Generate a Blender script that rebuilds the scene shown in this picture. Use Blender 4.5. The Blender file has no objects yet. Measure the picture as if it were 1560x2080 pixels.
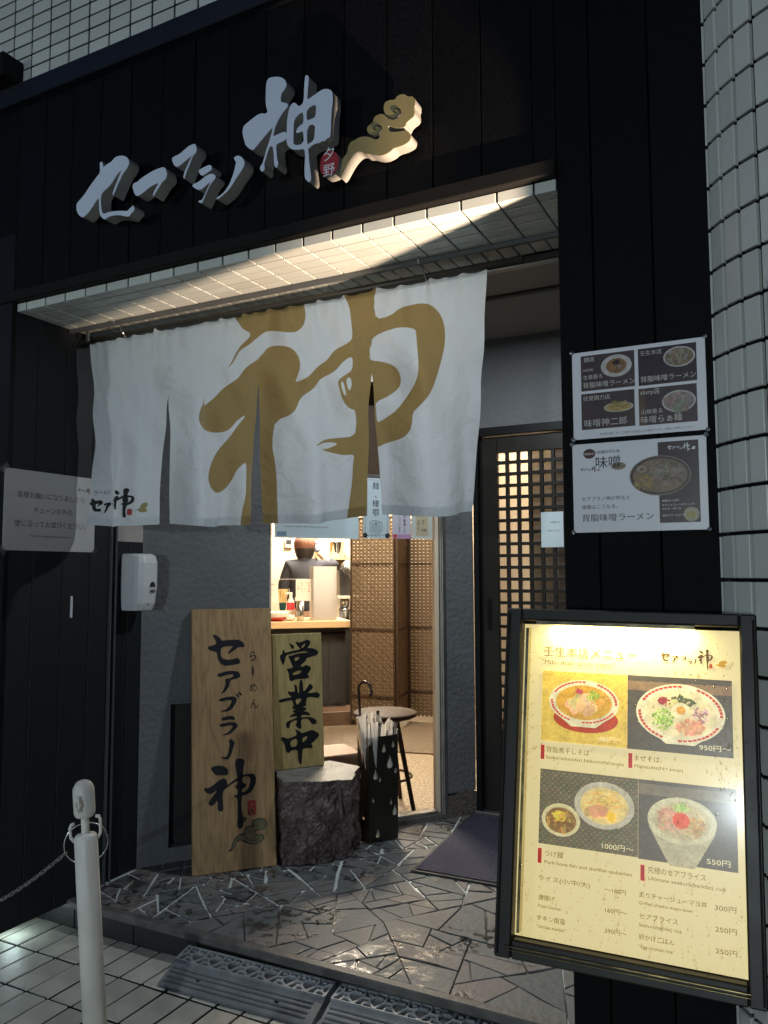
import bpy, bmesh, math, random
import numpy as np
from mathutils import Vector, Matrix, noise
from mathutils.geometry import tessellate_polygon
random.seed(7)
PI = math.pi
sc = bpy.context.scene
# ---------------------------------------------------------------- camera
cd = bpy.data.cameras.new('camera'); cam = bpy.data.objects.new('camera', cd)
sc.collection.objects.link(cam); sc.camera = cam
cd.sensor_fit = 'HORIZONTAL'; cd.sensor_width = 36; cd.lens = 37.065
cd.clip_start = 0.02; cd.clip_end = 200
cam.matrix_world = Matrix(((0.889269,0.038214,0.455785,2.449679),(0.457371,-0.066770,-0.886766,-1.913530),(-0.003454,0.997036,-0.076854,1.337668),(0.000000,0.000000,0.000000,1.000000)))
# ---------------------------------------------------------------- world, sun, exposure
w = bpy.data.worlds.new('World'); sc.world = w; w.use_nodes = True
nt = w.node_tree; bg = nt.nodes['Background']
sky = nt.nodes.new('ShaderNodeTexSky'); sky.sky_type = 'NISHITA'; sky.sun_disc = False
sky.sun_elevation = math.radians(0.0); sky.ozone_density = 7; sky.dust_density = .3; sky.sun_rotation = math.radians(10)
nt.links.new(sky.outputs[0], bg.inputs[0]); bg.inputs[1].default_value = 0.15
sl = bpy.data.lights.new('sun', 'SUN'); sl.energy = 0.02; sl.angle = math.radians(12); sl.color = (.75, .85, 1)
so = bpy.data.objects.new('sun', sl); sc.collection.objects.link(so)
so.rotation_euler = (math.radians(55), 0, math.radians(-20))
sc.view_settings.view_transform = 'Standard'; sc.view_settings.look = 'None'
sc.view_settings.exposure = .55; sc.view_settings.gamma = 1; sc.view_settings.use_curve_mapping = False
sc.cycles.use_denoising = True
sc.cycles.max_bounces = 8; sc.cycles.transparent_max_bounces = 16
sc.cycles.sample_clamp_indirect = 4
sc.cycles.caustics_reflective = False; sc.cycles.caustics_refractive = False

def light(name, kind, loc, energy, color, size=.1, size_y=None, rot=(0, 0, 0), target=None, spread=None):
    l = bpy.data.lights.new(name, kind); l.energy = energy; l.color = color
    if kind == 'AREA':
        l.size = size
        if size_y: l.shape = "RECTANGLE"; l.size_y = size_y
        else: l.shape = "DISK"
        if spread: l.spread = math.radians(spread)
    else: l.shadow_soft_size = size
    o = bpy.data.objects.new(name, l); sc.collection.objects.link(o); o.location = loc; o.rotation_euler = rot
    if target is not None:
        o.rotation_euler = (Vector(target) - Vector(loc)).to_track_quat('-Z', 'Y').to_euler()
    return o
LAMP = (-2.3, -4.7, 3.0)
VM = (2.9, -7.6, 1.45)
light('assumed_front_light', 'AREA', (VM[0], VM[1] + .03, VM[2]), 88, (.84, .97, 1), .22, None, target=(1.0, 0, 1.45))  # assumed front light source out of view, housed in the added vending machine
light('assumed_street_light', 'POINT', (LAMP[0], LAMP[1], LAMP[2]-.12), 88, (.82, 1, .95), .12)  # assumed lamp at the front left, out of view
light('assumed_alcove_light', 'AREA', (1.30, 1.15, 2.55), 12, (.88, .95, 1), .10, rot=(0, 0, 0))  # assumed downlight in the recess ceiling, hidden by the curtain
light('room_light', 'AREA', (-.3, 2.9, 2.5), 66, (1, .86, .67), .5)  # room lights are assumed, their lamps out of view
light('room_light', 'AREA', (-1.6, 4.7, 2.5), 92, (1, .87, .70), .5)
light('room_light', 'AREA', (1.15, 2.35, 2.45), 17, (1, .85, .66), .25)
NL = (2.60, -.295, 1.32)
sp_ = light('assumed_column_light', 'SPOT', NL, 300, (1, .74, .53), .003, target=(1.25, .06, 2.3))  # assumed lamp out of view, added to light the soffit
sp_.data.spot_size = math.radians(52); sp_.data.spot_blend = .25
light('assumed_ground_light', 'POINT', (-.17, .16, .06), .33, (.78, 1, 1), .035)  # assumed lamp added for the glow on the ground by the side wall
light('room_light', 'AREA', (-.35, 4.35, 2.45), 28, (1, .82, .6), .3)  # extra light added to brighten the wall and back of the folding screen

# ---------------------------------------------------------------- materials
def mk(name):
    m = bpy.data.materials.new(name); m.use_nodes = True
    return m, m.node_tree.nodes, m.node_tree.links, m.node_tree.nodes['Principled BSDF']
def pm(name, col, rough=.6, var=.15, scale=6, bump=0, bscale=60, metal=0, orand=0, coat=0, rvar=.1, detail=5, spec=.5, stretch=None, coord='Object', coatbump=0):
    m, N, L, b = mk(name)
    tc = N.new('ShaderNodeTexCoord'); vec = tc.outputs[coord]
    if stretch:
        mp = N.new('ShaderNodeMapping'); mp.inputs['Scale'].default_value = stretch; L.new(vec, mp.inputs[0]); vec = mp.outputs[0]
    n = N.new('ShaderNodeTexNoise'); n.inputs['Scale'].default_value = scale; n.inputs['Detail'].default_value = detail; L.new(vec, n.inputs['Vector'])
    mr = N.new('ShaderNodeMapRange'); mr.inputs[1].default_value = .25; mr.inputs[2].default_value = .75; mr.inputs[3].default_value = 1 - var; mr.inputs[4].default_value = 1 + var; L.new(n.outputs[0], mr.inputs[0])
    val = mr.outputs[0]
    if orand:
        oi = N.new('ShaderNodeObjectInfo'); m2 = N.new('ShaderNodeMapRange'); m2.inputs[3].default_value = 1 - orand; m2.inputs[4].default_value = 1 + orand; L.new(oi.outputs['Random'], m2.inputs[0])
        mu = N.new('ShaderNodeMath'); mu.operation = 'MULTIPLY'; L.new(val, mu.inputs[0]); L.new(m2.outputs[0], mu.inputs[1]); val = mu.outputs[0]
    mx = N.new('ShaderNodeVectorMath'); mx.operation = 'SCALE'; mx.inputs[0].default_value = col[:3]; L.new(val, mx.inputs['Scale'])
    L.new(mx.outputs[0], b.inputs['Base Color'])
    r2 = N.new('ShaderNodeMapRange'); r2.inputs[3].default_value = max(.02, rough - rvar); r2.inputs[4].default_value = min(1, rough + rvar); L.new(n.outputs[0], r2.inputs[0]); L.new(r2.outputs[0], b.inputs['Roughness'])
    b.inputs['Metallic'].default_value = metal; b.inputs['Specular IOR Level'].default_value = spec; b.inputs['Coat Weight'].default_value = coat; b.inputs['Coat Roughness'].default_value = .06
    if bump:
        n2 = N.new('ShaderNodeTexNoise'); n2.inputs['Scale'].default_value = bscale; n2.inputs['Detail'].default_value = 4; L.new(vec, n2.inputs['Vector'])
        bp = N.new('ShaderNodeBump'); bp.inputs['Strength'].default_value = min(1, bump); bp.inputs['Distance'].default_value = .004 if bump <= 1 else .004 * bump; L.new(n2.outputs[0], bp.inputs['Height']); L.new(bp.outputs[0], b.inputs['Normal'])
    if coatbump:
        n3 = N.new('ShaderNodeTexNoise'); n3.inputs['Scale'].default_value = 22; n3.inputs['Detail'].default_value = 3; n3.inputs['Distortion'].default_value = 1.0; L.new(tc.outputs['Object'], n3.inputs['Vector'])
        b3 = N.new('ShaderNodeBump'); b3.inputs['Strength'].default_value = 1; b3.inputs['Distance'].default_value = coatbump; L.new(n3.outputs[0], b3.inputs['Height']); L.new(b3.outputs[0], b.inputs['Coat Normal'])
    return m
def emi(name, col, s):
    m, N, L, b = mk(name); b.inputs['Base Color'].default_value = (*col, 1); b.inputs['Emission Color'].default_value = (*col, 1); b.inputs['Emission Strength'].default_value = s; return m
def glass(name, tint=(1, 1, 1), refl=1.0, rough=.0, milk=0):
    m, N, L, b = mk(name); N.remove(b); out = N['Material Output']
    t = N.new('ShaderNodeBsdfTransparent'); t.inputs[0].default_value = (*tint, 1)
    g = N.new('ShaderNodeBsdfGlossy'); g.inputs['Roughness'].default_value = rough
    fr = N.new('ShaderNodeFresnel'); fr.inputs[0].default_value = 1.45
    mu = N.new('ShaderNodeMath'); mu.operation = 'MULTIPLY'; mu.inputs[1].default_value = refl; L.new(fr.outputs[0], mu.inputs[0])
    mx = N.new('ShaderNodeMixShader'); L.new(mu.outputs[0], mx.inputs[0]); L.new(g.outputs[0], mx.inputs[2])
    if milk:
        d = N.new('ShaderNodeBsdfTranslucent'); d.inputs[0].default_value = (.85, .82, .78, 1); d2 = N.new('ShaderNodeBsdfDiffuse'); d2.inputs[0].default_value = (.8, .77, .72, 1)
        a = N.new('ShaderNodeMixShader'); L.new(d.outputs[0], a.inputs[1]); L.new(d2.outputs[0], a.inputs[2])
        c = N.new('ShaderNodeMixShader'); c.inputs[0].default_value = milk; L.new(t.outputs[0], c.inputs[1]); L.new(a.outputs[0], c.inputs[2]); L.new(c.outputs[0], mx.inputs[1])
    else: L.new(t.outputs[0], mx.inputs[1])
    L.new(mx.outputs[0], out.inputs[0]); return m
M = {}
M['tile_white'] = pm('glazed_white_tile', (.52, .54, .50), .30, .05, 12, orand=.08, spec=.5)
M['grout'] = pm('dark_grout', (.006, .008, .007), .9, spec=.1)
M['black_wood'] = pm('black_stained_board', (.0026, .0029, .0036), .55, .6, 9, bump=.5, bscale=40, orand=.35, stretch=(8, 8, .6), spec=.10)
M['black_paint'] = pm('black_paint', (.0055, .0065, .007), .45, .2, 10, spec=.2)
M['left_wood'] = pm('glossy_black_board', (.011, .014, .017), .52, .3, 9, bump=.3, bscale=40, orand=.15, stretch=(8, 8, .6), spec=.3)
M['trim'] = pm('dark_trim', (.0065, .006, .0055), .6, .25, 12, spec=.15)
M['trim_blue'] = pm('dark_blue_flashing', (.010, .013, .018), .4, .2, 6, spec=.3)
M['stucco'] = pm('grey_stucco', (.128, .136, .143), .85, .16, 3, bump=1.8, bscale=42)
M['ceiling'] = pm('beige_ceiling', (.30, .285, .26), .8, .06, 3)
M['steel'] = pm('brushed_steel', (.55, .56, .56), .25, .1, 20, metal=1)
M['alu'] = pm('aluminium', (.42, .42, .40), .35, .1, 15, metal=.9)
M['grey_bar'] = pm('grey_painted_bar', (.07, .075, .08), .45, .1, 12)
M['brown_pole'] = pm('brown_pole', (.045, .038, .028), .45, .2, 12)
M['chrome'] = pm('chrome', (.8, .8, .8), .08, .03, 10, metal=1)
M['sign_white'] = pm('painted_white_sign', (.60, .66, .78), .5, .05, 8)
M['sign_side'] = pm('sign_side', (.36, .35, .32), .5, .2, 14)
M['sign_gold'] = pm('gold_sign_paint', (.24, .20, .085), .5, .12, 14)
M['sign_red'] = pm('red_sign_paint', (.33, .02, .03), .5, .08, 14)
M['paper'] = pm('laminated_paper', (.78, .78, .80), .35, .03, 6, coat=.7, coatbump=.0012)
M['paper_dull'] = pm('notice_paper', (.50, .50, .50), .5, .04, 6, coat=.3, coatbump=.001)
M['paper_glass'] = pm('window_paper', (.55, .66, .70), .5, .05, 5)
M['ink'] = pm('black_ink', (.012, .012, .014), .5, .05, 20)
M['ink_grey'] = pm('grey_ink', (.12, .12, .12), .5, .05, 20)
M['carve'] = pm('black_carved_paint', (.006, .007, .009), .45, .1, 40, bump=.2)
M['carve_green'] = pm('dark_green_carved_paint', (.13, .115, .055), .6, .25, 40, bump=.4)
M['carve_red'] = pm('red_carved_paint', (.35, .03, .02), .55, .15, 40)
M['plastic_white'] = pm('white_plastic', (.62, .64, .66), .3, .03, 5)
M['plastic_dark'] = pm('dark_plastic', (.03, .03, .03), .3)
M['bollard'] = pm('worn_white_paint', (.74, .72, .64), .45, .16, 7, bump=.3, bscale=30)
M['rust'] = pm('rust_marks', (.26, .21, .15), .8, .3, 60)
M['rubber'] = pm('grey_rubber', (.19, .205, .21), .42, .3, 14, bump=.4, bscale=200)
M['carpet'] = pm('ribbed_carpet', (.052, .052, .085), .95, .6, 120, bump=1.5, bscale=260)
M['carpet_edge'] = pm('rubber_edge', (.03, .03, .033), .6)
M['concrete'] = pm('mortar', (.095, .092, .085), .6, .45, 18, bump=.8)
M['counter'] = pm('light_wood_counter', (.62, .42, .22), .4, .12, 8, stretch=(1, 8, 8))
M['kitchen_wall'] = pm('kitchen_wall', (.62, .52, .38), .6, .08, 3)
M['cream_wall'] = pm('cream_wall', (.70, .60, .46), .8, .04, 3)
M['dark_panel'] = pm('dark_panel', (.028, .028, .026), .5, .3, 8, stretch=(10, 10, 1))
M['brown_wood'] = pm('brown_wood', (.10, .055, .03), .5, .3, 12)
M['dark_brown'] = pm('dark_brown_wood', (.045, .026, .016), .6, .3, 12, spec=.2)
M['weave'] = pm('brown_woven_fibre', (.12, .078, .042), .65, .35, 160)
M['gravel_floor'] = pm('washed_gravel_floor', (.30, .235, .155), .6, .75, 65, bump=1.5, bscale=70, detail=3)
M['inner_tile'] = pm('brown_floor_tile', (.16, .12, .08), .55, .4, 30, bump=.4)
M['plinth'] = pm('washed_aggregate_plinth', (.12, .10, .085), .8, .7, 90, bump=1.5, bscale=90)
M['skin'] = pm('skin', (.55, .32, .21), .5, .05, 8)
M['jacket'] = pm('navy_jacket', (.035, .037, .048), .85, .15, 8, bump=.4)
M['cap'] = pm('brown_cap_cloth', (.19, .085, .05), .85, .2, 12, bump=.4)
M['hair'] = pm('black_hair', (.018, .014, .012), .6, .4, 60, bump=.5)
M['glove'] = pm('blue_glove', (.26, .33, .42), .4, .1, 12)
M['mask'] = pm('white_mask', (.7, .7, .7), .8)
M['ceramic'] = pm('white_ceramic', (.72, .66, .55), .2, .03, 6)
M['red_lacquer'] = pm('red_lacquer', (.42, .03, .02), .25, .05, 6)
M['red_label'] = pm('red_label', (.62, .05, .06), .4)
M['green_dark'] = pm('dark_green', (.01, .07, .06), .5)
M['bamboo'] = pm('bamboo', (.62, .47, .22), .5, .2, 30)
M['vinyl'] = glass('clear_vinyl', (.95, .95, .95), 1.6, .15, milk=.9)
M['glass'] = glass('window_glass', (.96, .97, .97), .9)
M['acrylic'] = glass('acrylic_cover', (.99, .985, .97), .22, .13)
M['drop'] = glass('water_drop', (.86, .84, .78), 3.2, .03)
M['frost'] = glass('frosted_acrylic', (.9, .88, .84), .8, .1, milk=.6)
M['smoke'] = glass('smoked_glass', (.30, .28, .25), 1.2, .1, milk=.12)
M['lamp_on'] = emi('lamp_glow', (.80, .93, 1), 5)
M['vm_glow'] = emi('added_vending_glow', (.7, .85, 1), .8)  # glowing front of the added vending machine
M['lamp_warm'] = emi('warm_lamp_glow', (1, .8, .55), 6)
M['amber'] = pm('brass_strip', (.55, .46, .22), .2, .1, 30, metal=1)
M['frame_black'] = pm('black_anodised_frame', (.017, .015, .012), .42, .15, 10, spec=.3)
M['riser'] = pm('dark_riser_tile', (.014, .015, .015), .5, .4, 14, bump=.4, orand=.15)

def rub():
    m = pm('relief_toned_rubber', (.19, .205, .21), .42, .3, 14, bump=.4, bscale=200); N = m.node_tree.nodes; L = m.node_tree.links; b = N['Principled BSDF']
    at = N.new('ShaderNodeAttribute'); at.attribute_name = 'relief_tone'; r = N.new('ShaderNodeMapRange'); r.inputs[3].default_value = .30; r.inputs[4].default_value = 1.25; L.new(at.outputs['Fac'], r.inputs[0])
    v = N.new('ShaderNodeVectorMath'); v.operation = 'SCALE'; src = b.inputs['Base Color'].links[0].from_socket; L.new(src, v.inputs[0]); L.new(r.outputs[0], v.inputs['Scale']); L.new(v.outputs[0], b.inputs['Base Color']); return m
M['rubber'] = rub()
def capm():
    m = pm('stained_white_paint', (.66, .65, .58), .45, .10, 7, bump=.3, bscale=30); N = m.node_tree.nodes; L = m.node_tree.links; b = N['Principled BSDF']
    tc = N.new('ShaderNodeTexCoord'); mp = N.new('ShaderNodeMapping'); mp.inputs['Scale'].default_value = (1, 1, .45); L.new(tc.outputs['Object'], mp.inputs[0])
    n = N.new('ShaderNodeTexNoise'); n.inputs['Scale'].default_value = 85; n.inputs['Detail'].default_value = 4; L.new(mp.outputs[0], n.inputs['Vector'])
    d = N.new('ShaderNodeVectorMath'); d.operation = 'DISTANCE'; L.new(tc.outputs['Object'], d.inputs[0]); d.inputs[1].default_value = (.012, -.037, .712)
    r = N.new('ShaderNodeMapRange'); r.inputs[1].default_value = .016; r.inputs[2].default_value = .034; r.inputs[3].default_value = .16; r.inputs[4].default_value = -.2; L.new(d.outputs['Value'], r.inputs[0])
    s = N.new('ShaderNodeMath'); s.operation = 'ADD'; L.new(n.outputs[0], s.inputs[0]); L.new(r.outputs[0], s.inputs[1])
    q = N.new('ShaderNodeMapRange'); q.inputs[1].default_value = .60; q.inputs[2].default_value = .70; L.new(s.outputs[0], q.inputs[0])
    mx = N.new('ShaderNodeMix'); mx.data_type = 'RGBA'; L.new(q.outputs[0], mx.inputs['Factor']); L.new(b.inputs['Base Color'].links[0].from_socket, mx.inputs['A']); mx.inputs['B'].default_value = (.22, .17, .12, 1); L.new(mx.outputs['Result'], b.inputs['Base Color']); return m
M['cap_paint'] = capm()
def slate():
    m, N, L, b = mk('wet_slate')
    tc = N.new('ShaderNodeTexCoord'); oi = N.new('ShaderNodeObjectInfo'); geo = N.new('ShaderNodeNewGeometry')
    cr = N.new('ShaderNodeValToRGB'); cr.color_ramp.interpolation = 'LINEAR'
    e = cr.color_ramp.elements; e[0].position = 0; e[0].color = (.11, .125, .128, 1); e[1].position = 1; e[1].color = (.17, .165, .155, 1)
    for p, c in ((.3, (.15, .158, .155)), (.5, (.175, .17, .16)), (.72, (.185, .168, .16)), (.86, (.13, .142, .148))):
        q = e.new(p); q.color = (*c, 1)
    L.new(oi.outputs['Random'], cr.inputs[0])
    n = N.new('ShaderNodeTexNoise'); n.inputs['Scale'].default_value = 16; n.inputs['Detail'].default_value = 9; n.inputs['Distortion'].default_value = 1.4; L.new(geo.outputs['Position'], n.inputs['Vector'])
    st = N.new('ShaderNodeMapRange'); st.inputs[1].default_value = .47; st.inputs[2].default_value = .60; L.new(n.outputs[0], st.inputs[0])
    n4 = N.new('ShaderNodeTexNoise'); n4.inputs['Scale'].default_value = 2.6; n4.inputs['Detail'].default_value = 3; L.new(geo.outputs['Position'], n4.inputs['Vector'])
    s4 = N.new('ShaderNodeMapRange'); s4.inputs[1].default_value = .43; s4.inputs[2].default_value = .50; L.new(n4.outputs[0], s4.inputs[0])
    mm = N.new('ShaderNodeMath'); mm.operation = 'MULTIPLY'; L.new(st.outputs[0], mm.inputs[0]); L.new(s4.outputs[0], mm.inputs[1])
    mx = N.new('ShaderNodeMix'); mx.data_type = 'RGBA'; mx.blend_type = 'MULTIPLY'; L.new(mm.outputs[0], mx.inputs['Factor']); L.new(cr.outputs[0], mx.inputs['A']); mx.inputs['B'].default_value = (.32, .30, .28, 1)
    n5 = N.new('ShaderNodeTexNoise'); n5.inputs['Scale'].default_value = 90; n5.inputs['Detail'].default_value = 4; L.new(geo.outputs['Position'], n5.inputs['Vector'])
    m5 = N.new('ShaderNodeMapRange'); m5.inputs[3].default_value = .72; m5.inputs[4].default_value = 1.28; L.new(n5.outputs[0], m5.inputs[0])
    v = N.new('ShaderNodeVectorMath'); v.operation = 'SCALE'; L.new(mx.outputs['Result'], v.inputs[0]); L.new(m5.outputs[0], v.inputs['Scale'])
    L.new(v.outputs[0], b.inputs['Base Color'])
    r = N.new('ShaderNodeMapRange'); r.inputs[3].default_value = .62; r.inputs[4].default_value = .20; L.new(mm.outputs[0], r.inputs[0]); L.new(r.outputs[0], b.inputs['Roughness'])
    n3 = N.new('ShaderNodeTexNoise'); n3.inputs['Scale'].default_value = 42; n3.inputs['Detail'].default_value = 7; L.new(geo.outputs['Position'], n3.inputs['Vector'])
    bp = N.new('ShaderNodeBump'); bp.inputs['Strength'].default_value = .6; bp.inputs['Distance'].default_value = .006; L.new(n3.outputs[0], bp.inputs['Height']); L.new(bp.outputs[0], b.inputs['Normal'])
    return m
M['slate'] = slate(); M['slate'].node_tree.nodes['Principled BSDF'].inputs['Specular IOR Level'].default_value = .32
def crazy_grout():
    m, N, L, b = mk('crazy_paving_grout')
    geo = N.new('ShaderNodeNewGeometry'); n = N.new('ShaderNodeTexNoise'); n.inputs['Scale'].default_value = 5; n.inputs['Detail'].default_value = 5; L.new(geo.outputs['Position'], n.inputs['Vector'])
    d = N.new('ShaderNodeVectorMath'); d.operation = 'DISTANCE'; L.new(geo.outputs['Position'], d.inputs[0]); d.inputs[1].default_value = (1.25, .35, .1)
    a = N.new('ShaderNodeMath'); a.operation = 'MULTIPLY_ADD'; L.new(n.outputs[0], a.inputs[0]); a.inputs[1].default_value = .9; L.new(d.outputs['Value'], a.inputs[2])
    r = N.new('ShaderNodeMapRange'); r.inputs[1].default_value = 1.02; r.inputs[2].default_value = 1.14; L.new(a.outputs[0], r.inputs[0])
    mx = N.new('ShaderNodeMix'); mx.data_type = 'RGBA'; L.new(r.outputs[0], mx.inputs['Factor']); mx.inputs['A'].default_value = (.055, .050, .044, 1); mx.inputs['B'].default_value = (.70, .76, .75, 1)
    L.new(mx.outputs['Result'], b.inputs['Base Color']); b.inputs['Roughness'].default_value = .35
    n2 = N.new('ShaderNodeTexNoise'); n2.inputs['Scale'].default_value = 60; L.new(geo.outputs['Position'], n2.inputs['Vector'])
    bp = N.new('ShaderNodeBump'); bp.inputs['Distance'].default_value = .004; L.new(n2.outputs[0], bp.inputs['Height']); L.new(bp.outputs[0], b.inputs['Normal'])
    return m
M['crazy_grout'] = crazy_grout()
def pave():
    m = pm('pavement_tile', (.44, .43, .37), .45, .25, 9, bump=.35, bscale=50, orand=.10, rvar=.14, coord='Object'); return m
M['pave'] = pave()
def wood(name, c1, c2, gx=9, knot=(0, 0)):
    m, N, L, b = mk(name)
    tc = N.new('ShaderNodeTexCoord'); mp = N.new('ShaderNodeMapping'); mp.inputs['Scale'].default_value = (1, .13, 1); L.new(tc.outputs['Object'], mp.inputs[0])
    n = N.new('ShaderNodeTexNoise'); n.inputs['Scale'].default_value = 5; n.inputs['Detail'].default_value = 4; L.new(mp.outputs[0], n.inputs['Vector'])
    sx = N.new('ShaderNodeMath'); sx.operation = 'MULTIPLY'; sx.inputs[1].default_value = 22; L.new(n.outputs[0], sx.inputs[0])
    fr = N.new('ShaderNodeMath'); fr.operation = 'PINGPONG'; fr.inputs[1].default_value = .5; L.new(sx.outputs[0], fr.inputs[0])
    pw = N.new('ShaderNodeMath'); pw.operation = 'POWER'; pw.inputs[1].default_value = .5; L.new(fr.outputs[0], pw.inputs[0])
    mp2 = N.new('ShaderNodeMapping'); mp2.inputs['Scale'].default_value = (60, 2.2, 1); L.new(tc.outputs['Object'], mp2.inputs[0])
    f = N.new('ShaderNodeTexNoise'); f.inputs['Scale'].default_value = 2; f.inputs['Detail'].default_value = 6; L.new(mp2.outputs[0], f.inputs['Vector'])
    blot = N.new('ShaderNodeTexNoise'); blot.inputs['Scale'].default_value = 3.2; blot.inputs['Detail'].default_value = 5; L.new(tc.outputs['Object'], blot.inputs['Vector'])
    a = N.new('ShaderNodeMath'); a.operation = 'MULTIPLY'; a.inputs[1].default_value = .55; L.new(pw.outputs[0], a.inputs[0])
    a2 = N.new('ShaderNodeMath'); a2.operation = 'MULTIPLY_ADD'; a2.inputs[1].default_value = .7; L.new(f.outputs[0], a2.inputs[0]); L.new(a.outputs[0], a2.inputs[2])
    a3 = N.new('ShaderNodeMath'); a3.operation = 'MULTIPLY_ADD'; a3.inputs[1].default_value = .9; L.new(blot.outputs[0], a3.inputs[0]); L.new(a2.outputs[0], a3.inputs[2])
    r = N.new('ShaderNodeMapRange'); r.inputs[1].default_value = .65; r.inputs[2].default_value = 1.45; L.new(a3.outputs[0], r.inputs[0])
    mx = N.new('ShaderNodeMix'); mx.data_type = 'RGBA'; L.new(r.outputs[0], mx.inputs['Factor']); mx.inputs['A'].default_value = (*c2, 1); mx.inputs['B'].default_value = (*c1, 1)
    L.new(mx.outputs['Result'], b.inputs['Base Color']); b.inputs['Roughness'].default_value = .55
    bp = N.new('ShaderNodeBump'); bp.inputs['Distance'].default_value = .0015; bp.inputs['Strength'].default_value = .6; L.new(a2.outputs[0], bp.inputs['Height']); L.new(bp.outputs[0], b.inputs['Normal'])
    return m
M['plank'] = wood('keyaki_plank', (.44, .29, .135), (.215, .125, .055))
M['board'] = wood('pale_yellow_board', (.47, .37, .16), (.27, .20, .075))
def rock(name, c1, c2, sc_=14):
    m, N, L, b = mk(name); tc = N.new('ShaderNodeTexCoord')
    n = N.new('ShaderNodeTexNoise'); n.inputs['Scale'].default_value = sc_; n.inputs['Detail'].default_value = 9; n.inputs['Roughness'].default_value = .7; L.new(tc.outputs['Object'], n.inputs['Vector'])
    r = N.new('ShaderNodeMapRange'); r.inputs[1].default_value = .35; r.inputs[2].default_value = .7; L.new(n.outputs[0], r.inputs[0])
    mx = N.new('ShaderNodeMix'); mx.data_type = 'RGBA'; L.new(r.outputs[0], mx.inputs['Factor']); mx.inputs['A'].default_value = (*c1, 1); mx.inputs['B'].default_value = (*c2, 1)
    L.new(mx.outputs['Result'], b.inputs['Base Color']); b.inputs['Roughness'].default_value = .5
    n2 = N.new('ShaderNodeTexNoise'); n2.inputs['Scale'].default_value = 60; n2.inputs['Detail'].default_value = 6; L.new(tc.outputs['Object'], n2.inputs['Vector'])
    bp = N.new('ShaderNodeBump'); bp.inputs['Distance'].default_value = .008; L.new(n2.outputs[0], bp.inputs['Height']); L.new(bp.outputs[0], b.inputs['Normal'])
    return m
M['rock'] = rock('split_dark_rock', (.040, .025, .023), (.19, .14, .13))
M['rock_top'] = rock('sawn_rock_top', (.11, .11, .10), (.30, .29, .26), 9)
def cloth():
    m, N, L, b = mk('printed_curtain_cloth'); out = N['Material Output']
    def at(n):
        a = N.new('ShaderNodeAttribute'); a.attribute_name = n
        r = N.new('ShaderNodeMapRange'); r.inputs[1].default_value = -.0006; r.inputs[2].default_value = .0006; L.new(a.outputs['Fac'], r.inputs[0]); return r.outputs[0]
    col = None
    for n, c in (('gold', (.37, .255, .095)), ('black', (.012, .014, .014)), ('red', (.45, .05, .04)), ('leaf', (.36, .30, .13))):
        mx = N.new('ShaderNodeMix'); mx.data_type = 'RGBA'; L.new(at(n), mx.inputs['Factor'])
        if col is None: mx.inputs['A'].default_value = (.76, .79, .80, 1)
        else: L.new(col, mx.inputs['A'])
        mx.inputs['B'].default_value = (*c, 1); col = mx.outputs['Result']
    L.new(col, b.inputs['Base Color']); b.inputs['Roughness'].default_value = .55; b.inputs['Sheen Weight'].default_value = .3; b.inputs['Specular IOR Level'].default_value = .3
    tr = N.new('ShaderNodeBsdfTranslucent'); L.new(col, tr.inputs[0])
    ms = N.new('ShaderNodeMixShader'); ms.inputs[0].default_value = .28; L.new(b.outputs[0], ms.inputs[1]); L.new(tr.outputs[0], ms.inputs[2]); L.new(ms.outputs[0], out.inputs[0])
    tc = N.new('ShaderNodeTexCoord'); n = N.new('ShaderNodeTexNoise'); n.inputs['Scale'].default_value = 14; n.inputs['Detail'].default_value = 3; n.inputs['Distortion'].default_value = .6; L.new(tc.outputs['Object'], n.inputs['Vector'])
    bp = N.new('ShaderNodeBump'); bp.inputs['Distance'].default_value = .018; bp.inputs['Strength'].default_value = .6; L.new(n.outputs[0], bp.inputs['Height']); L.new(bp.outputs[0], b.inputs['Normal']); L.new(bp.outputs[0], tr.inputs['Normal'])
    return m
M['cloth'] = cloth()
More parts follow.
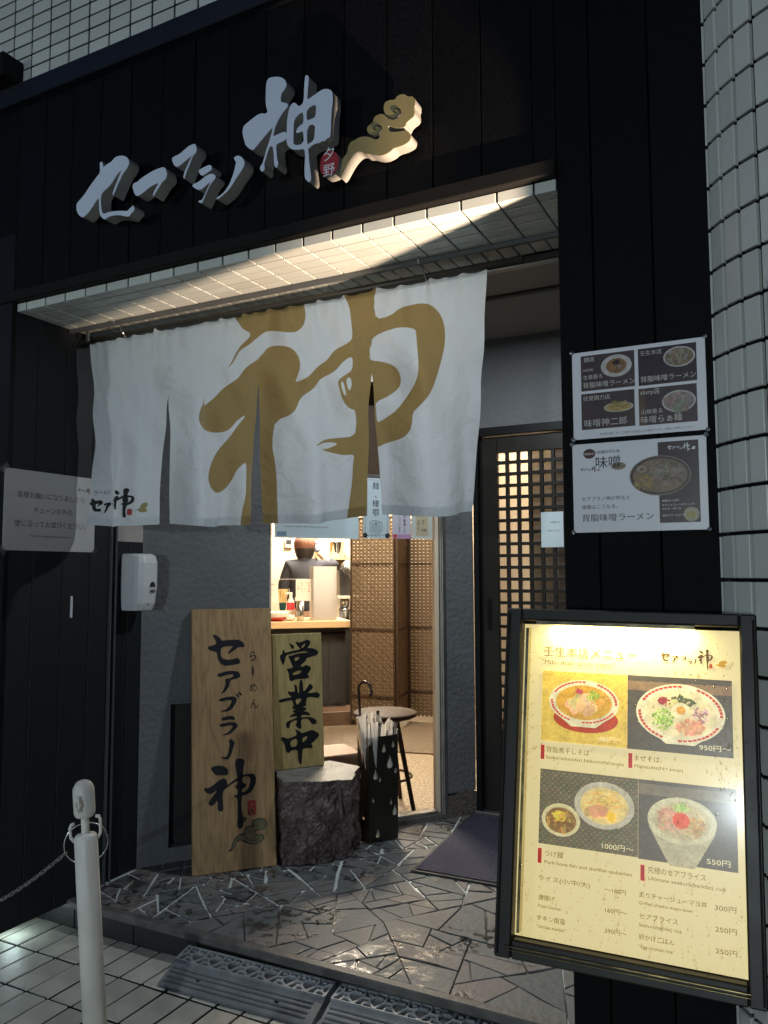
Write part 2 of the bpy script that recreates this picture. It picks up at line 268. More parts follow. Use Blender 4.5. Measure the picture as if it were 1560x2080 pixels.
def printmat(name, glow=0, tint=(1, 1, 1), coat=.6, dim=1.0, grain=0):
    m, N, L, b = mk(name); a = N.new('ShaderNodeAttribute'); a.attribute_name = 'col'
    v = N.new('ShaderNodeVectorMath'); v.operation = 'MULTIPLY'; L.new(a.outputs['Color'], v.inputs[0]); v.inputs[1].default_value = (dim, dim, dim)
    if grain:
        tc = N.new('ShaderNodeTexCoord'); v0 = v
        for sc_, lo, hi in ((170, .86, 1.14), (420, .9, 1.1), (40, .84, 1.16)):
            n = N.new('ShaderNodeTexNoise'); n.inputs['Scale'].default_value = sc_; n.inputs['Detail'].default_value = 3; L.new(tc.outputs['Object'], n.inputs['Vector'])
            r = N.new('ShaderNodeMapRange'); r.inputs[1].default_value = .3; r.inputs[2].default_value = .7; r.inputs[3].default_value = lo; r.inputs[4].default_value = hi; L.new(n.outputs[0], r.inputs[0])
            v1 = N.new('ShaderNodeVectorMath'); v1.operation = 'SCALE'; L.new(v0.outputs[0], v1.inputs[0]); L.new(r.outputs[0], v1.inputs['Scale']); v0 = v1
        v = v0
    L.new(v.outputs[0], b.inputs['Base Color']); b.inputs['Roughness'].default_value = .35; b.inputs['Coat Weight'].default_value = coat
    if coat:
        tc = N.new('ShaderNodeTexCoord'); n3 = N.new('ShaderNodeTexNoise'); n3.inputs['Scale'].default_value = 22; n3.inputs['Detail'].default_value = 3; n3.inputs['Distortion'].default_value = 1; L.new(tc.outputs['Object'], n3.inputs['Vector'])
        b3 = N.new('ShaderNodeBump'); b3.inputs['Distance'].default_value = .0012; L.new(n3.outputs[0], b3.inputs['Height']); L.new(b3.outputs[0], b.inputs['Coat Normal']); b.inputs['Coat Roughness'].default_value = .06
    if glow:
        v2 = N.new('ShaderNodeVectorMath'); v2.operation = 'MULTIPLY'; L.new(v.outputs[0], v2.inputs[0]); v2.inputs[1].default_value = tint
        L.new(v2.outputs[0], b.inputs['Emission Color']); b.inputs['Emission Strength'].default_value = glow
    return m
M['print'] = printmat('poster_print', dim=.62, grain=1)
M['print_matt'] = printmat('matt_print', coat=0)
M['print_lit'] = printmat('backlit_print', .38, (1, .80, .27), 0)
M['photo_lit'] = printmat('backlit_photo_print', .38, (1, .82, .34), 0, grain=1)

# ---------------------------------------------------------------- mesh helpers
class G:
    def __init__(s): s.v = []; s.f = []; s.c = []; s.cur = (1, 1, 1); s.T = None
    def add(s, vs, fs):
        o = len(s.v)
        if s.T is not None: vs = [tuple(s.T @ Vector(p)) for p in vs]
        s.v += [tuple(p) for p in vs]; s.f += [tuple(i + o for i in f) for f in fs]; s.c += [s.cur] * len(fs)
    def box(s, x0, x1, y0, y1, z0, z1):
        s.add([(x0, y0, z0), (x1, y0, z0), (x1, y1, z0), (x0, y1, z0), (x0, y0, z1), (x1, y0, z1), (x1, y1, z1), (x0, y1, z1)],
              [(0, 3, 2, 1), (4, 5, 6, 7), (0, 1, 5, 4), (1, 2, 6, 5), (2, 3, 7, 6), (3, 0, 4, 7)]); return s
    def prism(s, loops, z0, z1, cap0=True):
        # loops in xy, extruded along z
        P = [[Vector((a, b, 0)) for a, b in lp] for lp in loops]
        tri = tessellate_polygon(P); flat = [p for lp in P for p in lp]; n = len(flat)
        vs = [(p.x, p.y, z1) for p in flat] + [(p.x, p.y, z0) for p in flat]; fs = []
        for t in tri:
            a, b, c = [flat[i] for i in t]
            if (b - a).cross(c - a).z < 0: t = (t[0], t[2], t[1])
            fs.append(tuple(t))
            if cap0 and z1 != z0: fs.append((t[0] + n, t[2] + n, t[1] + n))
        if z1 != z0:
            o = 0
            for k, lp in enumerate(loops):
                m_ = len(lp); ar = sum(lp[i][0] * lp[(i + 1) % m_][1] - lp[(i + 1) % m_][0] * lp[i][1] for i in range(m_))
                ccw = (ar > 0) == (k == 0)
                for i in range(m_):
                    a, b = o + i, o + (i + 1) % m_
                    fs.append((a + n, b + n, b, a) if ccw else (a, b, b + n, a + n))
                o += m_
        s.add(vs, fs); return s
    def tube(s, pts, r, n=8, closed=False, caps=True):
        P = [Vector(p) for p in pts]; K = len(P); rs = r if isinstance(r, (list, tuple)) else [r] * K
        vs = []; fs = []; up = None
        for i, p in enumerate(P):
            a = P[i - 1] if (i > 0 or closed) else p; b = P[(i + 1) % K] if (i < K - 1 or closed) else p
            d = (b - a).normalized() if (b - a).length > 1e-9 else Vector((0, 0, 1))
            if up is None: up = d.orthogonal().normalized()
            up = (up - d * up.dot(d)); up = up.normalized() if up.length > 1e-6 else d.orthogonal().normalized()
            q = d.cross(up)
            for k in range(n): t = 2 * PI * k / n; vs.append(tuple(p + (up * math.cos(t) + q * math.sin(t)) * rs[i]))
        for i in range(K if closed else K - 1):
            j = (i + 1) % K
            for k in range(n): l = (k + 1) % n; fs.append((i * n + k, i * n + l, j * n + l, j * n + k))
        if caps and not closed: fs.append(tuple(range(n))[::-1]); fs.append(tuple((K - 1) * n + k for k in range(n)))
        s.add(vs, fs); return s
    def lathe(s, prof, n=24, c=(0, 0, 0), sx=1, sy=1, caps=True):
        vs = []; fs = []
        for r, z in prof:
            for k in range(n): t = 2 * PI * k / n; vs.append((c[0] + r * sx * math.cos(t), c[1] + r * sy * math.sin(t), c[2] + z))
        for i in range(len(prof) - 1):
            for k in range(n): l = (k + 1) % n; fs.append((i * n + k, i * n + l, (i + 1) * n + l, (i + 1) * n + k))
        if caps: fs.append(tuple(range(n))[::-1]); fs.append(tuple((len(prof) - 1) * n + k for k in range(n)))
        s.add(vs, fs); return s
    def ell(s, c, r, n=14, m_=8):
        s.lathe([(max(1e-4, r[0] * math.sin(PI * i / m_)), -r[2] * math.cos(PI * i / m_)) for i in range(m_ + 1)], n, c, 1, r[1] / r[0]); return s
    def disc(s, cx, cy, rx, ry, z, n=28, rot=0, a0=0, a1=2 * PI):
        s.add([(cx + rx * math.cos(t) * math.cos(rot) - ry * math.sin(t) * math.sin(rot), cy + rx * math.cos(t) * math.sin(rot) + ry * math.sin(t) * math.cos(rot), z) for t in [a0 + (a1 - a0) * k / n for k in range(n)]], [tuple(range(n))]); return s
    def rect(s, x0, x1, y0, y1, z): s.add([(x0, y0, z), (x1, y0, z), (x1, y1, z), (x0, y1, z)], [(0, 1, 2, 3)]); return s
    def mesh(s, name, mat, smooth=False, bevel=0, seg=1, col=False):
        me = bpy.data.meshes.new(name); me.from_pydata(s.v, [], s.f); me.validate(verbose=False)
        if bevel:
            bm = bmesh.new(); bm.from_mesh(me)
            es = [e for e in bm.edges if len(e.link_faces) == 2 and e.calc_face_angle(0) > .5]
            bmesh.ops.bevel(bm, geom=es, offset=bevel, segments=seg, affect='EDGES', profile=.6); bm.to_mesh(me); bm.free()
        if smooth: me.shade_smooth()
        if col:
            a = me.color_attributes.new('col', 'FLOAT_COLOR', 'CORNER')
            i = 0
            for p, c in zip(me.polygons, s.c):
                for li in p.loop_indices: a.data[li].color = (*c, 1)
        me.materials.append(M[mat] if isinstance(mat, str) else mat); return me
    def build(s, name, mat, parent=None, smooth=False, bevel=0, seg=1, col=False, M_=None, kind=None):
        return place(name, s.mesh(name, mat, smooth, bevel, seg, col), parent, M_, kind)
def place(name, me, parent=None, M_=None, kind=None):
    o = bpy.data.objects.new(name, me); sc.collection.objects.link(o)
    if parent: o.parent = parent
    if M_ is not None: o.matrix_local = M_
    if kind: o['kind'] = kind
    return o
def thing(name, label, cat, M_=None, group=None, kind=None):
    o = bpy.data.objects.new(name, None); sc.collection.objects.link(o); o.empty_display_size = .05
    if M_ is not None: o.matrix_world = M_
    o['label'] = label
    if kind: o['kind'] = kind
    else: o['category'] = cat
    if group: o['group'] = group
    return o
def tag(o, label, cat, group=None):
    o['label'] = label; o['category'] = cat
    if group: o['group'] = group
    return o
def TR(x, y, z): return Matrix.Translation((x, y, z))
def frame(o, u, v):
    u = Vector(u).normalized(); v = Vector(v); v = (v - u * v.dot(u)).normalized(); w_ = u.cross(v)
    m = Matrix(((u.x, v.x, w_.x, o[0]), (u.y, v.y, w_.y, o[1]), (u.z, v.z, w_.z, o[2]), (0, 0, 0, 1))); return m
YF = lambda x, y, z: frame((x, y, z), (1, 0, 0), (0, 0, 1))      # facing the street; local x right, y up, z out
_tc = {}
def text(g, s, x, y, size, z=0.0, align='l', sx=1, vert=False):
    if vert:
        for i, ch in enumerate(s): text(g, ch, x, y - i * size * 1.12, size, z, 'c', sx)
        return
    key = s
    if key not in _tc:
        c = bpy.data.curves.new('txt', 'FONT'); c.body = s; c.resolution_u = 3; o = bpy.data.objects.new('txt', c)
        me = bpy.data.meshes.new_from_object(o); _tc[key] = ([tuple(v.co) for v in me.vertices], [tuple(p.vertices) for p in me.polygons])
        bpy.data.objects.remove(o); bpy.data.curves.remove(c); bpy.data.meshes.remove(me)
    vs, fs = _tc[key]
    if not vs: return
    x0 = min(v[0] for v in vs); x1 = max(v[0] for v in vs); wd = (x1 - x0) * size * sx
    off = {'l': -x0 * size * sx, 'c': -wd / 2 - x0 * size * sx, 'r': -wd - x0 * size * sx}[align]
    g.add([(x + off + v[0] * size * sx, y + v[1] * size, z) for v in vs], fs)
def fitw(s, width, size):   # horizontal squeeze so the text spans a width
    g = G(); text(g, s, 0, 0, size); xs = [v[0] for v in g.v]; return width / (max(xs) - min(xs)) if xs else 1
def smooth(lp, it=1):
    for _ in range(it):
        out = []
        for i in range(len(lp)):
            a, b = lp[i], lp[(i + 1) % len(lp)]
            out += [(a[0] * .75 + b[0] * .25, a[1] * .75 + b[1] * .25), (a[0] * .25 + b[0] * .75, a[1] * .25 + b[1] * .75)]
        lp = out
    return lp
